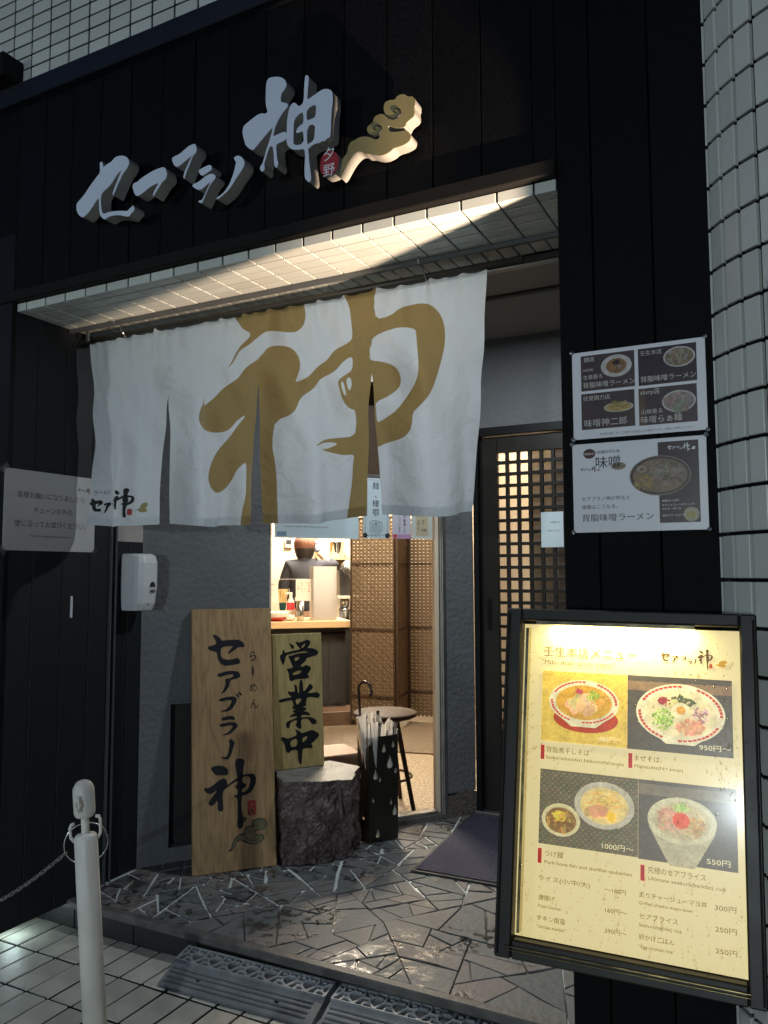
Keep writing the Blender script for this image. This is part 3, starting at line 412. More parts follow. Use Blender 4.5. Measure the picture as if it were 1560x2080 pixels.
D={"sign_se":[[[[3270,25913],[3296,25992],[3603,26175],[3958,26513],[4231,26720],[4350,26816],[4351,26941],[4327,27156],[4393,27190],[4473,27120],[4489,26961],[4609,27003],[4772,27054],[4854,27054],[4986,27157],[5148,27187],[5337,27159],[5527,27074],[5637,26953],[5672,26842],[5643,26747],[5540,26621],[5409,26538],[5281,26344],[5153,26149],[5051,25968],[4984,25852],[4949,25929],[5019,26098],[5122,26279],[5224,26460],[5326,26649],[5246,26627],[5114,26528],[4930,26345],[4798,26232],[4636,26167],[4501,26094],[4432,26006],[4416,25824],[4447,25568],[4497,25392],[4581,25324],[4826,25353],[5152,25306],[5421,25256],[5624,25195],[5671,25225],[5816,25306],[5905,25327],[5933,25260],[5951,25176],[5874,25112],[5771,25054],[5720,24984],[5480,25064],[5210,25155],[4940,25193],[4723,25158],[4615,25128],[4474,25232],[4387,25375],[4352,25589],[4328,25968],[4177,25836],[4016,25664],[3824,25518],[3658,25428],[3545,25432],[3398,25548],[3289,25719]]]],"sign_a":[[[[5833,25989],[5873,26061],[5951,26091],[6004,26071],[6235,26177],[6543,26263],[6847,26317],[7175,26320],[7252,26230],[7316,26076],[7299,25942],[7211,25864],[7136,25842],[6989,25699],[6841,25535],[6768,25440],[6716,25484],[6813,25640],[6936,25790],[6970,25834],[6758,25832],[6504,25752],[6301,25659],[6121,25608],[6016,25624],[5925,25726],[5868,25880]]]],"sign_fu":[[[[7494,26545],[7814,26575],[7935,26630],[8152,26731],[8272,26758],[8431,26767],[8490,26663],[8516,26539],[8480,26452],[8375,26401],[8283,26230],[8190,26058],[8096,25887],[8037,25714],[7978,25767],[8023,25904],[8117,26076],[8234,26261],[8337,26410],[8184,26352],[8016,26277],[7822,26188],[7700,26179],[7599,26263],[7537,26396]]]],"sign_ra":[[[[8606,25848],[8672,25882],[8860,25912],[9024,25929],[9085,25895],[9129,25808],[9106,25748],[8958,25697],[8771,25639],[8675,25688],[8616,25780]]],[[[8337,25449],[8631,25487],[8866,25593],[9029,25630],[9146,25617],[9240,25560],[9278,25467],[9219,25405],[9104,25318],[9013,25206],[8945,25088],[8877,24971],[8808,24852],[8749,24763],[8606,24833],[8633,24873],[8728,24859],[8820,24964],[8921,25113],[9035,25296],[9066,25377],[8918,25305],[8731,25214],[8637,25210],[8493,25289],[8396,25370]]]],"sign_no":[[[[9957,25924],[10079,25957],[10191,25921],[10318,25796],[10373,25670],[10339,25548],[10220,25409],[10066,25259],[9933,25104],[9799,24966],[9619,24857],[9437,24778],[9322,24755],[9308,24815],[9436,24843],[9618,24933],[9775,25084],[9885,25265],[9973,25469],[10024,25663],[10050,25769],[9990,25840]]]],"sign_kami":[[[[11129,27906],[11163,28008],[11249,28064],[11507,28026],[11679,27945],[11807,27832],[11863,27705],[11851,27598],[11746,27501],[11674,27429],[11651,27197],[11812,27132],[11939,27041],[11864,26934],[11751,26856],[11625,26727],[11541,26603],[11469,26476],[11428,26340],[11395,26202],[11565,26230],[11734,26250],[11853,26233],[11883,26127],[11871,26003],[11737,25965],[11546,25949],[11504,25880],[11528,25654],[11550,25466],[11594,25346],[11552,25229],[11510,25214],[11454,25308],[11436,25459],[11421,25682],[11398,25907],[11277,25939],[11206,25773],[11135,25571],[11080,25437],[11112,25301],[11039,25209],[10952,25267],[10929,25383],[11028,25469],[11099,25690],[11183,25926],[11259,26091],[11334,26291],[11392,26496],[11264,26421],[11050,26256],[10834,26091],[10682,25963],[10527,26059],[10392,26206],[10345,26368],[10290,26532],[10274,26687],[10317,26826],[10472,26896],[10693,26985],[10868,27041],[11020,27032],[11064,26986],[11207,27009],[11149,27155],[11117,27350],[11123,27609]]],[[[12504,27731],[12566,27752],[12623,27695],[12632,27565],[12612,27390],[12593,27179],[12578,26985],[12805,27063],[13047,27147],[13167,27147],[13307,27106],[13406,27030],[13438,26914],[13446,26717],[13407,26444],[13388,26167],[13377,25852],[13362,25662],[13231,25651],[13192,25601],[13052,25620],[13012,25588],[12892,25609],[12811,25594],[12731,25579],[12682,25539],[12617,25537],[12643,25299],[12672,25007],[12714,24748],[12727,24585],[12695,24522],[12646,24516],[12553,24609],[12512,24672],[12498,24943],[12521,25258],[12507,25548],[12281,25570],[12116,25620],[11990,25699],[11906,25812],[11871,25966],[11881,26291],[11892,26580],[11940,26840],[12002,26987],[12065,27034],[12148,27036],[12232,26957],[12282,26871],[12438,26916],[12470,27106],[12477,27394]],[[12563,26665],[12685,26756],[12879,26772],[12888,26591],[12857,26385],[12727,26385],[12572,26356]],[[12151,26544],[12316,26643],[12452,26678],[12462,26314],[12318,26281],[12236,26213],[12196,26098],[12320,26082],[12455,26100],[12474,25700],[12115,25739],[12113,26011],[12120,26299]],[[12585,26209],[12849,26190],[12850,25922],[12811,25719],[12649,25654],[12580,25654]]]],"sign_seal":[[[[12999,24873],[13014,25028],[13054,25177],[13141,25279],[13272,25309],[13410,25273],[13547,25175],[13618,25034],[13606,24880],[13567,24715],[13497,24621],[13333,24591],[13135,24597],[13039,24718]]]],"sign_cloud":[[[[13607,24462],[13665,24587],[13703,24786],[13742,24968],[13897,25085],[13916,25254],[13993,25373],[14146,25402],[14260,25441],[14449,25425],[14637,25341],[14786,25233],[14897,25238],[14934,25331],[14749,25339],[14600,25420],[14517,25579],[14525,25663],[14600,25712],[14713,25767],[14732,25882],[14844,25930],[14973,25928],[15102,25857],[15157,25764],[15065,25926],[15037,26088],[15066,26216],[15195,26254],[15396,26206],[15432,26280],[15541,26317],[15685,26281],[15774,26181],[15916,26156],[15986,26052],[15993,25933],[15957,25826],[15977,25653],[15930,25566],[15823,25528],[15716,25457],[15697,25378],[15590,25357],[15410,25406],[15265,25486],[15174,25538],[15173,25436],[15246,25332],[15409,25298],[15553,25266],[15697,25261],[15803,25182],[15866,25048],[15819,24927],[15694,24877],[15515,24856],[15335,24853],[15225,24779],[15043,24742],[14895,24755],[14710,24826],[14599,24889],[14449,24917],[14373,24998],[14222,25054],[14069,24972],[13954,24863],[13839,24718],[13762,24598],[13665,24483]]]],"sign_spiral":[[[[15102,25847],[15211,25732],[15339,25669],[15465,25668],[15549,25739],[15557,25838],[15485,25933],[15376,25940],[15347,25881],[15405,25830]]],[[[14637,25393],[14767,25324],[14897,25357],[14979,25455],[14953,25564],[14861,25623],[14768,25614],[14749,25551],[14805,25509]]]],"noren_gold":[[[[7079,22596],[7311,22250],[7614,21958],[7913,21792],[7768,21568],[7473,21301],[7101,21042],[6711,20670],[7028,20866],[7475,21147],[7917,21425],[8136,21547],[8427,21658],[8786,21727],[9072,21733],[9425,21646],[9774,21584],[10049,21750],[10130,22064],[10115,22362],[10010,22616],[9903,23171],[6529,23501]]],[[[5306,19250],[5422,19459],[5657,19592],[5794,19847],[5736,19584],[5723,19429],[6050,19520],[6585,19867],[7188,20231],[7780,20527],[8218,20716],[8434,20930],[8720,21133],[9005,21215],[9288,21188],[9569,21048],[9779,20784],[9850,20450],[9783,20105],[9681,19823],[10195,20056],[10733,20339],[11262,20733],[11847,20997],[11944,21155],[11912,21731],[11848,22201],[11718,22453],[11685,22689],[11652,23391],[12991,23147],[12896,22427],[12832,22042],[12924,21492],[13355,21566],[13782,21778],[14142,21886],[14526,21867],[14787,21726],[15016,21499],[15185,21176],[15250,20790],[15245,20308],[15115,19843],[14882,19389],[14531,18945],[14178,18551],[14059,18401],[14027,18079],[13966,17815],[13817,17584],[13517,17419],[13094,17299],[12787,17311],[12724,16876],[12630,16333],[12566,15135],[12533,14375],[11784,14391],[11847,15270],[11911,15875],[11974,16371],[12006,16924],[12101,17206],[11591,17221],[11203,17316],[10509,17538],[11006,17455],[11202,17514],[11430,17609],[11137,17689],[10139,17653],[10741,17761],[11332,17804],[12070,17810],[12102,18143],[12070,18482],[11975,18715],[11751,18766],[11525,19043],[11395,19456],[11329,19720],[11460,19848],[11783,19923],[11976,20013],[11944,20500],[11654,20366],[11198,20051],[10735,19818],[10197,19531],[9857,19276],[9514,18842],[9027,18564],[8961,18068],[8965,17597],[9038,17239],[9114,16533],[9155,15775],[9270,14444],[7561,14480],[7584,15547],[7725,16017],[7754,16611],[7784,17146],[7673,17244],[7381,16992],[7238,16580],[7018,16291],[6680,16199],[6337,16264],[6062,16554],[5979,16896],[6165,17314],[6618,17773],[7065,18225],[7508,18612],[7800,18918],[7506,18794],[7136,18524],[6761,18385],[6302,18381],[5833,18545],[5475,18732],[5287,19000]],[[12828,20860],[13046,21025],[13415,21139],[13838,21149],[14195,21080],[14235,20882],[14219,20283],[14186,19688],[14064,19159],[13823,18695],[13522,18344],[13188,18101],[13084,18099],[13025,18501],[12976,18782],[13465,18951],[13736,19141],[13798,19407],[13710,19746],[13530,19933],[13165,20062],[12783,20149],[12734,20312],[12784,20586]],[[11427,19680],[11525,19738],[11635,19191],[11557,19239],[11473,19447]],[[11654,19768],[11879,19798],[11943,19508],[11847,19434],[11796,19343],[11687,19480]]]],"logo_black":[[[[13,16354],[73,16314],[138,16236],[274,16267],[376,16263],[447,16198],[432,16137],[314,16092],[180,16019],[295,16143],[226,16158],[135,16125],[138,16025],[166,15925],[251,15934],[354,15930],[357,15843],[255,15835],[100,15841],[51,15955],[33,16079],[-48,16133],[19,16192]]],[[[501,16109],[619,16141],[787,16165],[888,16141],[907,16091],[791,16023],[725,16001],[710,15928],[662,15856],[579,15798],[496,15752],[577,15859],[624,15968],[622,16030],[722,16075],[755,16098],[621,16079],[536,16063]]],[[[962,16138],[1090,16132],[1256,16137],[1307,16086],[1277,16002],[1196,15932],[1029,15927],[979,15946],[1095,15949],[1177,15994],[1208,16078],[1091,16078],[997,16087]]],[[[1303,16208],[1353,16218],[1414,16167],[1372,16144]]],[[[1393,16010],[1557,16010],[1559,15971],[1410,15967]]],[[[1336,15902],[1495,15915],[1587,15892],[1570,15820],[1484,15727],[1369,15719],[1294,15758],[1401,15749],[1482,15787],[1513,15859],[1381,15857]]],[[[1727,16056],[1792,16053],[1805,15956],[1776,15848],[1713,15761],[1637,15781],[1695,15815],[1725,15911]]],[[[1919,16495],[2017,16507],[2116,16449],[2150,16387],[2103,16341],[2005,16362],[1954,16432]]],[[[1848,16147],[1975,16262],[2072,16294],[2131,16267],[2123,16195],[2266,16285],[2297,16307],[2295,16392],[2275,16537],[2338,16582],[2419,16566],[2446,16504],[2407,16410],[2401,16302],[2506,16305],[2603,16269],[2637,16196],[2609,16066],[2499,15975],[2420,15954],[2391,15859],[2385,15716],[2416,15524],[2402,15472],[2337,15491],[2322,15671],[2310,15863],[2314,15959],[2226,15986],[2313,16007],[2304,16079],[2270,16152],[2300,16211],[2283,16236],[2173,16157],[2077,16113],[2064,15993],[2080,15800],[2038,15778],[1989,15804],[1984,15948],[1921,15898],[1881,15916],[1965,16046],[1948,16083],[1867,16079],[1833,16112]],[[2428,16253],[2524,16249],[2551,16188],[2512,16082],[2418,16026],[2417,16074],[2463,16120],[2414,16182]]]],"logo_red":[[[[2459,15804],[2581,15799],[2601,15775],[2606,15588],[2581,15561],[2472,15569],[2446,15594],[2441,15786]]]],"logo_gold":[[[[2669,15622],[2729,15750],[2854,15817],[2932,15837],[2914,15909],[3007,15977],[3163,16029],[3320,15999],[3337,15939],[3277,15847],[3200,15827],[3295,15752],[3282,15670],[3079,15654],[2921,15672],[2824,15747],[2745,15738]]]],"logo_katakana_box":[[[[-14,16641],[806,16600],[811,16439],[-9,16479]]]],"plank_a":[[[[670,9262],[802,9317],[1055,9381],[1088,9489],[995,9650],[911,9764],[949,9803],[1044,9798],[1154,9720],[1248,9637],[1310,9524],[1564,9558],[1882,9557],[2042,9565],[2200,9478],[2310,9362],[2338,9220],[2163,9229],[2035,9220],[1906,9133],[1713,9003],[1538,8941],[1684,9130],[1781,9249],[1861,9298],[1559,9277],[1353,9263],[1273,9183],[1254,8982],[1284,8825],[1361,8744],[1550,8693],[1771,8699],[1898,8744],[2025,8753],[2112,8655],[2116,8515],[1988,8492],[1735,8460],[1482,8428],[1326,8483],[1202,8598],[1126,8803],[1107,9052],[925,9077],[738,9165]]],[[[1079,8084],[1258,8134],[1510,8196],[1730,8208],[1919,8187],[2060,8133],[2121,8006],[2103,7931],[2008,7875],[1849,7839],[1723,7816],[1660,7774],[1626,7609],[1560,7461],[1433,7318],[1229,7204],[1341,7369],[1437,7560],[1471,7740],[1420,7835],[1505,7875],[1662,7896],[1757,7936],[1837,8039],[1665,8064],[1413,8018],[1240,7952],[1162,7987]]],[[[1128,7006],[1336,7068],[1586,7103],[1804,7107],[1912,7045],[1957,6952],[1876,6807],[1796,6662],[1700,6549],[1544,6485],[1327,6479],[1174,6519],[1390,6540],[1546,6619],[1674,6790],[1739,6951],[1521,6965],[1334,6918],[1226,6925]]],[[[1894,7213],[1947,7224],[2054,7096],[2059,7042],[1991,7046],[1930,7135]]],[[[2002,7275],[2074,7283],[2166,7195],[2164,7120],[2086,7140],[2025,7219]]],[[[1222,6210],[1448,6268],[1665,6289],[1788,6259],[1864,6150],[1831,6093],[1662,6140],[1445,6120],[1322,6105]]],[[[1135,5941],[1382,6006],[1629,6024],[1845,6018],[1967,5905],[1965,5817],[1871,5720],[1745,5611],[1558,5507],[1374,5486],[1236,5517],[1436,5546],[1591,5637],[1717,5775],[1765,5875],[1565,5890],[1380,5859],[1241,5845]]]],"plank_b":[[[[1638,5333],[1739,5267],[1828,5143],[1780,5030],[1731,4859],[1666,4661],[1572,4510],[1480,4480],[1298,4540],[1133,4646],[1329,4578],[1451,4592],[1545,4729],[1579,4929],[1613,5130],[1560,5251]]],[[[774,4192],[931,4254],[1173,4263],[1354,4211],[1489,4114],[1532,3982],[1515,3869],[1409,3843],[1168,3875],[1017,3867],[883,4007]]],[[[502,3332],[548,3440],[621,3364],[862,3470],[1104,3647],[1316,3729],[1436,3676],[1480,3559],[1487,3430],[1646,3545],[1830,3643],[1922,3692],[1895,3866],[1869,4069],[1827,4273],[1846,4445],[1938,4495],[2091,4483],[2228,4414],[2241,4298],[2191,4129],[2172,3958],[2153,3787],[2352,3814],[2536,3827],[2658,3774],[2730,3624],[2709,3426],[2612,3206],[2455,3049],[2240,2969],[2104,2995],[2084,2772],[2065,2577],[2090,2351],[2129,2069],[2138,1818],[2090,1671],[1985,1639],[1911,1702],[1885,1870],[1920,2144],[1912,2479],[1917,2730],[1906,2900],[1740,2934],[1787,2995],[1908,3012],[1942,3207],[1838,3301],[1826,3444],[1885,3382],[1918,3493],[1920,3578],[1705,3483],[1522,3371],[1339,3259],[1277,3096],[1287,2759],[1312,2450],[1236,2401],[1118,2426],[1059,2500],[1077,2722],[1049,2864],[943,2734],[838,2660],[734,2683],[676,2785],[796,2970],[978,3150],[1039,3285],[888,3172],[739,3137],[561,3229]],[[2151,3730],[2350,3756],[2471,3675],[2482,3502],[2399,3253],[2244,3110],[2106,3080],[2100,3222],[2278,3292],[2296,3404],[2191,3470],[2131,3489]]]],"plank_seal":[[[[2387,2739],[2660,2735],[2704,2674],[2691,2184],[2659,2137],[2373,2171],[2337,2217],[2349,2706]]]],"plank_cloud":[[[[1478,788],[1628,908],[1691,1120],[1798,1273],[1904,1372],[2085,1437],[2233,1382],[2177,1538],[2271,1695],[2422,1750],[2556,1682],[2585,1624],[2515,1838],[2578,1943],[2730,1943],[2822,1990],[2973,1963],[3107,1866],[3132,1697],[3051,1538],[2809,1533],[2597,1498],[2623,1358],[2804,1368],[2983,1309],[3025,1181],[2915,1054],[2674,1023],[2434,1033],[2198,1152],[2021,1251],[1870,1157],[1748,978],[1656,824]]]],"plank_side":[[[[2527,9084],[2851,8598]]],[[[2621,8378],[2737,7939]]],[[[2461,7679],[2893,7240]]],[[[2523,6990],[2904,6527]]]],"board":[[[[883,5621],[1067,5545],[1148,5476],[1139,5362],[1047,5351],[956,5487]]],[[[1235,5699],[1364,5643],[1476,5637],[1700,5706],[1849,5747],[1980,5724],[2036,5622],[1997,5494],[1846,5355],[2146,5347],[2334,5278],[2476,5138],[2370,5013],[2181,4975],[1918,4925],[1806,4915],[1767,4787],[1636,4697],[1505,4591],[1467,4528],[1690,4530],[1747,4599],[1915,4549],[2045,4459],[1988,4315],[1875,4192],[1837,4129],[1930,4090],[1910,3977],[1612,3964],[1314,3968],[1055,3937],[1036,3873],[907,3914],[853,4064],[854,4259],[763,4410],[727,4461],[948,4480],[1096,4503],[1005,4671],[896,4905],[823,5056],[1100,5055],[1100,5088],[1397,5136],[1621,5155],[1845,5142],[1883,5199],[1621,5220],[1249,5177],[879,5117],[695,5063],[675,4919],[589,4665],[545,4651],[454,4803],[393,4968],[402,5097],[530,5154],[531,5284],[594,5345],[641,5245],[659,5185],[1028,5255],[1399,5305],[1510,5341],[1363,5464],[1252,5600]],[[1529,5389],[1624,5514],[1774,5604],[1735,5492],[1604,5368]],[[1155,4955],[1433,4987],[1395,4875],[1246,4786],[1172,4807]],[[1039,4246],[1280,4345],[1559,4359],[1465,4235],[1241,4168],[1056,4154]]],[[[1101,3729],[1238,3696],[1274,3580],[1291,3351],[1383,3312],[1378,3638],[1425,3895],[1481,3950],[1573,3852],[1590,3590],[1607,3361],[1832,3573],[1946,3735],[2077,3654],[2132,3552],[2056,3459],[1906,3372],[1830,3296],[2130,3297],[2318,3326],[2468,3233],[2498,3132],[2373,3043],[2203,3088],[1979,3121],[1791,3102],[1753,2958],[1715,2831],[1751,2746],[1527,2688],[1750,2632],[1731,2552],[1563,2484],[1786,2466],[1935,2356],[1916,2276],[1673,2328],[1469,2328],[1449,2216],[1747,2240],[2009,2203],[2252,2069],[2288,1951],[2194,1861],[2006,1893],[1895,2065],[1784,2166],[1449,2151],[1447,1939],[1464,1742],[1334,1721],[1113,1934],[1225,1990],[1226,2152],[875,2068],[836,1828],[744,1777],[653,1908],[654,2037],[765,2119],[1227,2217],[1227,2315],[1005,2300],[840,2297],[895,2374],[1191,2448],[1007,2495],[1044,2573],[1192,2594],[971,2676],[1009,2738],[1083,2781],[1029,2915],[1011,3046],[716,3020],[386,2964],[277,3021],[332,3113],[717,3149],[1012,3176],[829,3287],[749,3455],[977,3406],[1162,3425],[1145,3589]],[[1159,3068],[1512,3090],[1417,2918],[1268,2816],[1213,2836]]],[[[1094,1748],[1333,1640],[1499,1511],[1779,1585],[2004,1631],[2191,1566],[2435,1381],[2302,1245],[2113,1099],[1924,1001],[2036,926],[2017,813],[1736,839],[1494,844],[1474,570],[1434,313],[1414,120],[1322,194],[1249,363],[1233,657],[1216,821],[865,805],[772,700],[663,743],[590,911],[573,1074],[483,1211],[374,1350],[430,1449],[558,1415],[704,1337],[999,1392],[1221,1470],[1167,1638]],[[850,1227],[1220,1341],[1217,983],[921,945],[867,1048]],[[1498,1316],[1778,1389],[1721,1231],[1496,1088]]]]}

def pin(p, lp):
    c = False
    for i in range(len(lp)):
        a, b = lp[i], lp[i - 1]
        if (a[1] > p[1]) != (b[1] > p[1]) and p[0] < (b[0] - a[0]) * (p[1] - a[1]) / (b[1] - a[1]) + a[0]: c = not c
    return c
def shape(name, it=1, f=lambda p: p):
    out = []
    for poly in D[name]:
        L_ = [smooth([f((a / 1e4, b / 1e4)) for a, b in lp], it) for lp in poly]; cur = [L_[0]]
        for lp in L_[1:]:
            if pin(lp[0], L_[0]): cur.append(lp)
            else: out.append([lp])
        out.append(cur)
    return out
# ================================================================ SETTING
rnd = random.Random(3)
# ---- pavement: tiles 10 x 20 cm, long way in y
pav = thing('pavement', 'pale rectangular pavement tiles with dark joints in front of the step', None, kind='structure')
G().box(-6, 8, -12, 3.2, -.30, -.004).build('ground_base', 'grout', pav)
tm = G().box(-.0458, .0458, -.0952, .0952, -.02, 0).mesh('tile', 'pave', bevel=.0022)
edge = G()
for i in range(-60, 80):
    for j in range(-60, 2):
        x = .006 + .1 * i + .05; y = .12 + .2 * j + .1
        if y > .32: continue
        if -.75 < x < 1.75 and y > -.92:
            place('tile', tm, pav, Matrix.Translation((x, y, rnd.uniform(-.0015, .0008))) @ Matrix.Rotation(rnd.uniform(-.012, .012), 4, 'X') @ Matrix.Rotation(rnd.uniform(-.02, .02), 4, 'Y'))
        elif -3 < x < 4.5 and y > -4.6:
            edge.rect(x - .0457, x + .0457, y - .0952, y + .0952, -.001)
edge.build('tile_field', 'pave', pav, kind='stuff')
# ---- entrance step with crazy paving
step = thing('entrance_step', 'low entrance step paved with irregular grey slate in mortar', None, kind='structure')
reg = [(-.05, .335), (1.96, .335), (1.96, 2.03), (.955, 2.04), (-.05, .68)]
G().prism([[(-.30, .325), (1.96, .325), (1.96, 2.2), (.90, 2.2), (-.30, .62)]], 0, .092).build('mortar_bed', 'crazy_grout', step)
g = G().box(-.30, 1.96, .300, .337, .072, .101); g.build('nosing', 'concrete', step, bevel=.004)
rt = G().box(.002, .298, .312, .326, .0, .072).mesh('riser_tile', 'riser', bevel=.002)
for k in range(-2, 7): place('riser_tile', rt, step, TR(-.021 + .3 * k, 0, 0))
def clip(poly, a, b, c):  # keep a x + b y <= c
    out = []
    for i in range(len(poly)):
        p, q = poly[i], poly[(i + 1) % len(poly)]; dp = a * p[0] + b * p[1] - c; dq = a * q[0] + b * q[1] - c
        if dp <= 0: out.append(p)
        if (dp < 0 < dq) or (dq < 0 < dp):
            t = dp / (dp - dq); out.append((p[0] + (q[0] - p[0]) * t, p[1] + (q[1] - p[1]) * t))
    return out
def inside(p, poly):
    c = False
    for i in range(len(poly)):
        a, b = poly[i], poly[i - 1]
        if (a[1] > p[1]) != (b[1] > p[1]) and p[0] < (b[0] - a[0]) * (p[1] - a[1]) / (b[1] - a[1]) + a[0]: c = not c
    return c
def parea(p): return abs(sum(p[i][0] * p[(i + 1) % len(p)][1] - p[(i + 1) % len(p)][0] * p[i][1] for i in range(len(p)))) / 2
def psplit(poly, out):
    ar = parea(poly); near = .55 + .7 * min(1, max(0, (poly[0][0] - .2) / 1.2))
    if ar < rnd.choice((.006, .012, .020, .030)) * near: out.append(poly); return
    cx = sum(p[0] for p in poly) / len(poly); cy = sum(p[1] for p in poly) / len(poly); r = math.sqrt(ar) * .16
    cx += rnd.uniform(-r, r); cy += rnd.uniform(-r, r)
    L_ = max(((poly[i][0] - poly[(i + 1) % len(poly)][0]) ** 2 + (poly[i][1] - poly[(i + 1) % len(poly)][1]) ** 2, i) for i in range(len(poly)))[1]
    e = (poly[(L_ + 1) % len(poly)][0] - poly[L_][0], poly[(L_ + 1) % len(poly)][1] - poly[L_][1]); t = math.atan2(e[1], e[0]) + rnd.uniform(-.75, .75)
    a, b_ = math.cos(t), math.sin(t); c_ = a * cx + b_ * cy
    psplit(clip(poly, a, b_, c_), out); psplit(clip(poly, -a, -b_, -c_), out)
cells = []; psplit(reg, cells)
def inset(poly):
    if sum(poly[i][0] * poly[(i + 1) % len(poly)][1] - poly[(i + 1) % len(poly)][0] * poly[i][1] for i in range(len(poly))) < 0: poly = poly[::-1]
    res = poly[:]
    for i in range(len(poly)):
        p, q = poly[i], poly[(i + 1) % len(poly)]; d = math.hypot(q[0] - p[0], q[1] - p[1])
        if d < 1e-5: continue
        nx, ny = (q[1] - p[1]) / d, -(q[0] - p[0]) / d
        t = rnd.uniform(-.018, .018); nx, ny = nx * math.cos(t) - ny * math.sin(t), nx * math.sin(t) + ny * math.cos(t); mx_, my_ = (p[0] + q[0]) / 2, (p[1] + q[1]) / 2
        res = clip(res, nx, ny, nx * mx_ + ny * my_ - (rnd.uniform(.0012, .0026) if math.hypot(mx_ - 1.25, my_ - .35) < .62 else rnd.uniform(.0024, .0078)))
        if len(res) < 3: return []
    return res
for poly in cells:
    pp0 = inset(poly); pp = []
    for i, p in enumerate(pp0):
        q = pp0[(i + 1) % len(pp0)]
        if math.hypot(p[0] - q[0], p[1] - q[1]) < .010: continue
        pp.append(p)
    if len(pp) < 3 or parea(pp) < .0004: continue
    if len(pp) > 3 and rnd.random() < .7: k_ = rnd.randrange(len(pp)); p, q = pp[k_], pp[(k_ + 1) % len(pp)]; pp.insert(k_ + 1, ((p[0] + q[0]) / 2 - (q[1] - p[1]) * .035, (p[1] + q[1]) / 2 + (q[0] - p[0]) * .035))
    h = .0975 + rnd.uniform(-.0012, .0022)
    o = G().prism([pp], .085, h).build('stone', 'slate', step, bevel=.0016)
    c_ = Vector((sum(p[0] for p in pp) / len(pp), sum(p[1] for p in pp) / len(pp), h))
    o.matrix_local = Matrix.Translation(c_) @ Matrix.Rotation(rnd.uniform(-.010, .010), 4, 'X') @ Matrix.Rotation(rnd.uniform(-.010, .010), 4, 'Y') @ Matrix.Translation(-c_)
# ---- upper wall of white tiles
up = thing('tiled_upper_wall', 'white rectangular tile wall above the black boarded front', 'wall', YF(0, 0, 3.185))
G().box(-3.2, 4.2, -.02, 2.2, -.3, -.004).build('wall_core', 'grout', up)
t1 = G().box(-.0465, .0465, -.0215, .0215, -.01, 0).mesh('tile', 'tile_white', bevel=.0016)
far = G()
for i in range(-31, 41):
    for j in range(-1, 22):
        x = -.016 + .1 * i + .05; y = .05 * j + .025
        if -.32 < x < 1.5 and j < 9 and y < .46: place('tile', t1, up, TR(x, y, rnd.uniform(-.0006, .0006)))
        elif j >= 0: far.rect(x - .0465, x + .0465, y - .0215, y + .0215, -.0005)
far.build('tile_field', 'tile_white', up, kind='stuff')
# ---- black boarded front above the entrance
fas = thing('boarded_front_wall', 'black vertical board wall above the entrance carrying the shop name', 'wall', YF(0, 0, 0))
G().box(-3.2, 1.9605, 2.36, 3.16, -.34, -.023).build('backing', 'black_paint', fas)
bd = G().box(.0012, .1388, 2.37, 3.086, -.02, .0).mesh('board', 'black_wood', bevel=.0018)
for k in range(-20, 13): place('board', bd, fas, TR(.078 + .1402 * k, 0, rnd.uniform(-.0012, .0012)))
G().box(-3.2, 1.962, 2.331, 2.372, -.019, .026).build('bottom_trim', 'trim', fas, bevel=.003)
G().box(-3.2, 2.36, 3.086, 3.160, -.02, .034).build('top_flashing', 'trim_blue', fas, bevel=.003)
G().box(-.30, -.055, 3.17, 3.26, 0, .09).build('gutter_bracket', 'trim', fas, bevel=.004)
G().box(1.8995, 1.9595, 2.37, 3.086, -.02, .0).build('board', 'black_wood', fas, bevel=.0018)
# ---- right pillar of black boards
pil = thing('right_board_pillar', 'black boarded pillar between the entrance and the tiled column', 'wall', YF(0, 0, 0))
G().box(1.962, 2.36, 0, 3.10, -2.2, -.023).build('pillar_core', 'black_paint', pil)
for x0, x1 in ((1.960, 2.0438), (2.0462, 2.184), (2.1864, 2.3225)):
    G().box(x0, x1, .0, 3.0855, -.02, 0).build('board', 'black_wood', pil, bevel=.0018)
G().box(1.9585, 1.9615, .0, 2.33, -2.0, -.0235).build('return_face', 'black_paint', pil)
G().box(2.3235, 2.3300, 0, 3.085, -.03, .004).build('edge_strip', 'trim', pil)
# ---- rounded tiled column
colm = thing('tiled_round_column', 'rounded column of upright white tiles at the right edge', 'column', TR(2.666, .206, 0))
R_ = .40
G().lathe([(R_ - .004, 0), (R_ - .004, 4.0)], 64).build('column_core', 'grout', colm, smooth=True)
ct = G().box(-.0210, .0210, -.012, 0, -.0460, .0460).mesh('tile', 'tile_white', bevel=.0016)
a0 = math.atan2(-.206, -.343); cf = G()
for k in range(-2, 44):
    for j in range(40):
        a = a0 + (k + .5) * .05 / R_; z = .02 + .1 * j + .05
        if k < 6 and z < 3.3 and k > -2: place('tile', ct, colm, Matrix.Rotation(a + PI / 2, 4, 'Z') @ TR(0, -R_, z))
        else:
            cf.T = Matrix.Rotation(a + PI / 2, 4, 'Z') @ TR(0, -R_, z); cf.add([(-.0217, 0, -.0467), (.0217, 0, -.0467), (.0217, 0, .0467), (-.0217, 0, .0467)], [(0, 1, 2, 3)])
cf.build('tile_field', 'tile_white', colm, kind='stuff')
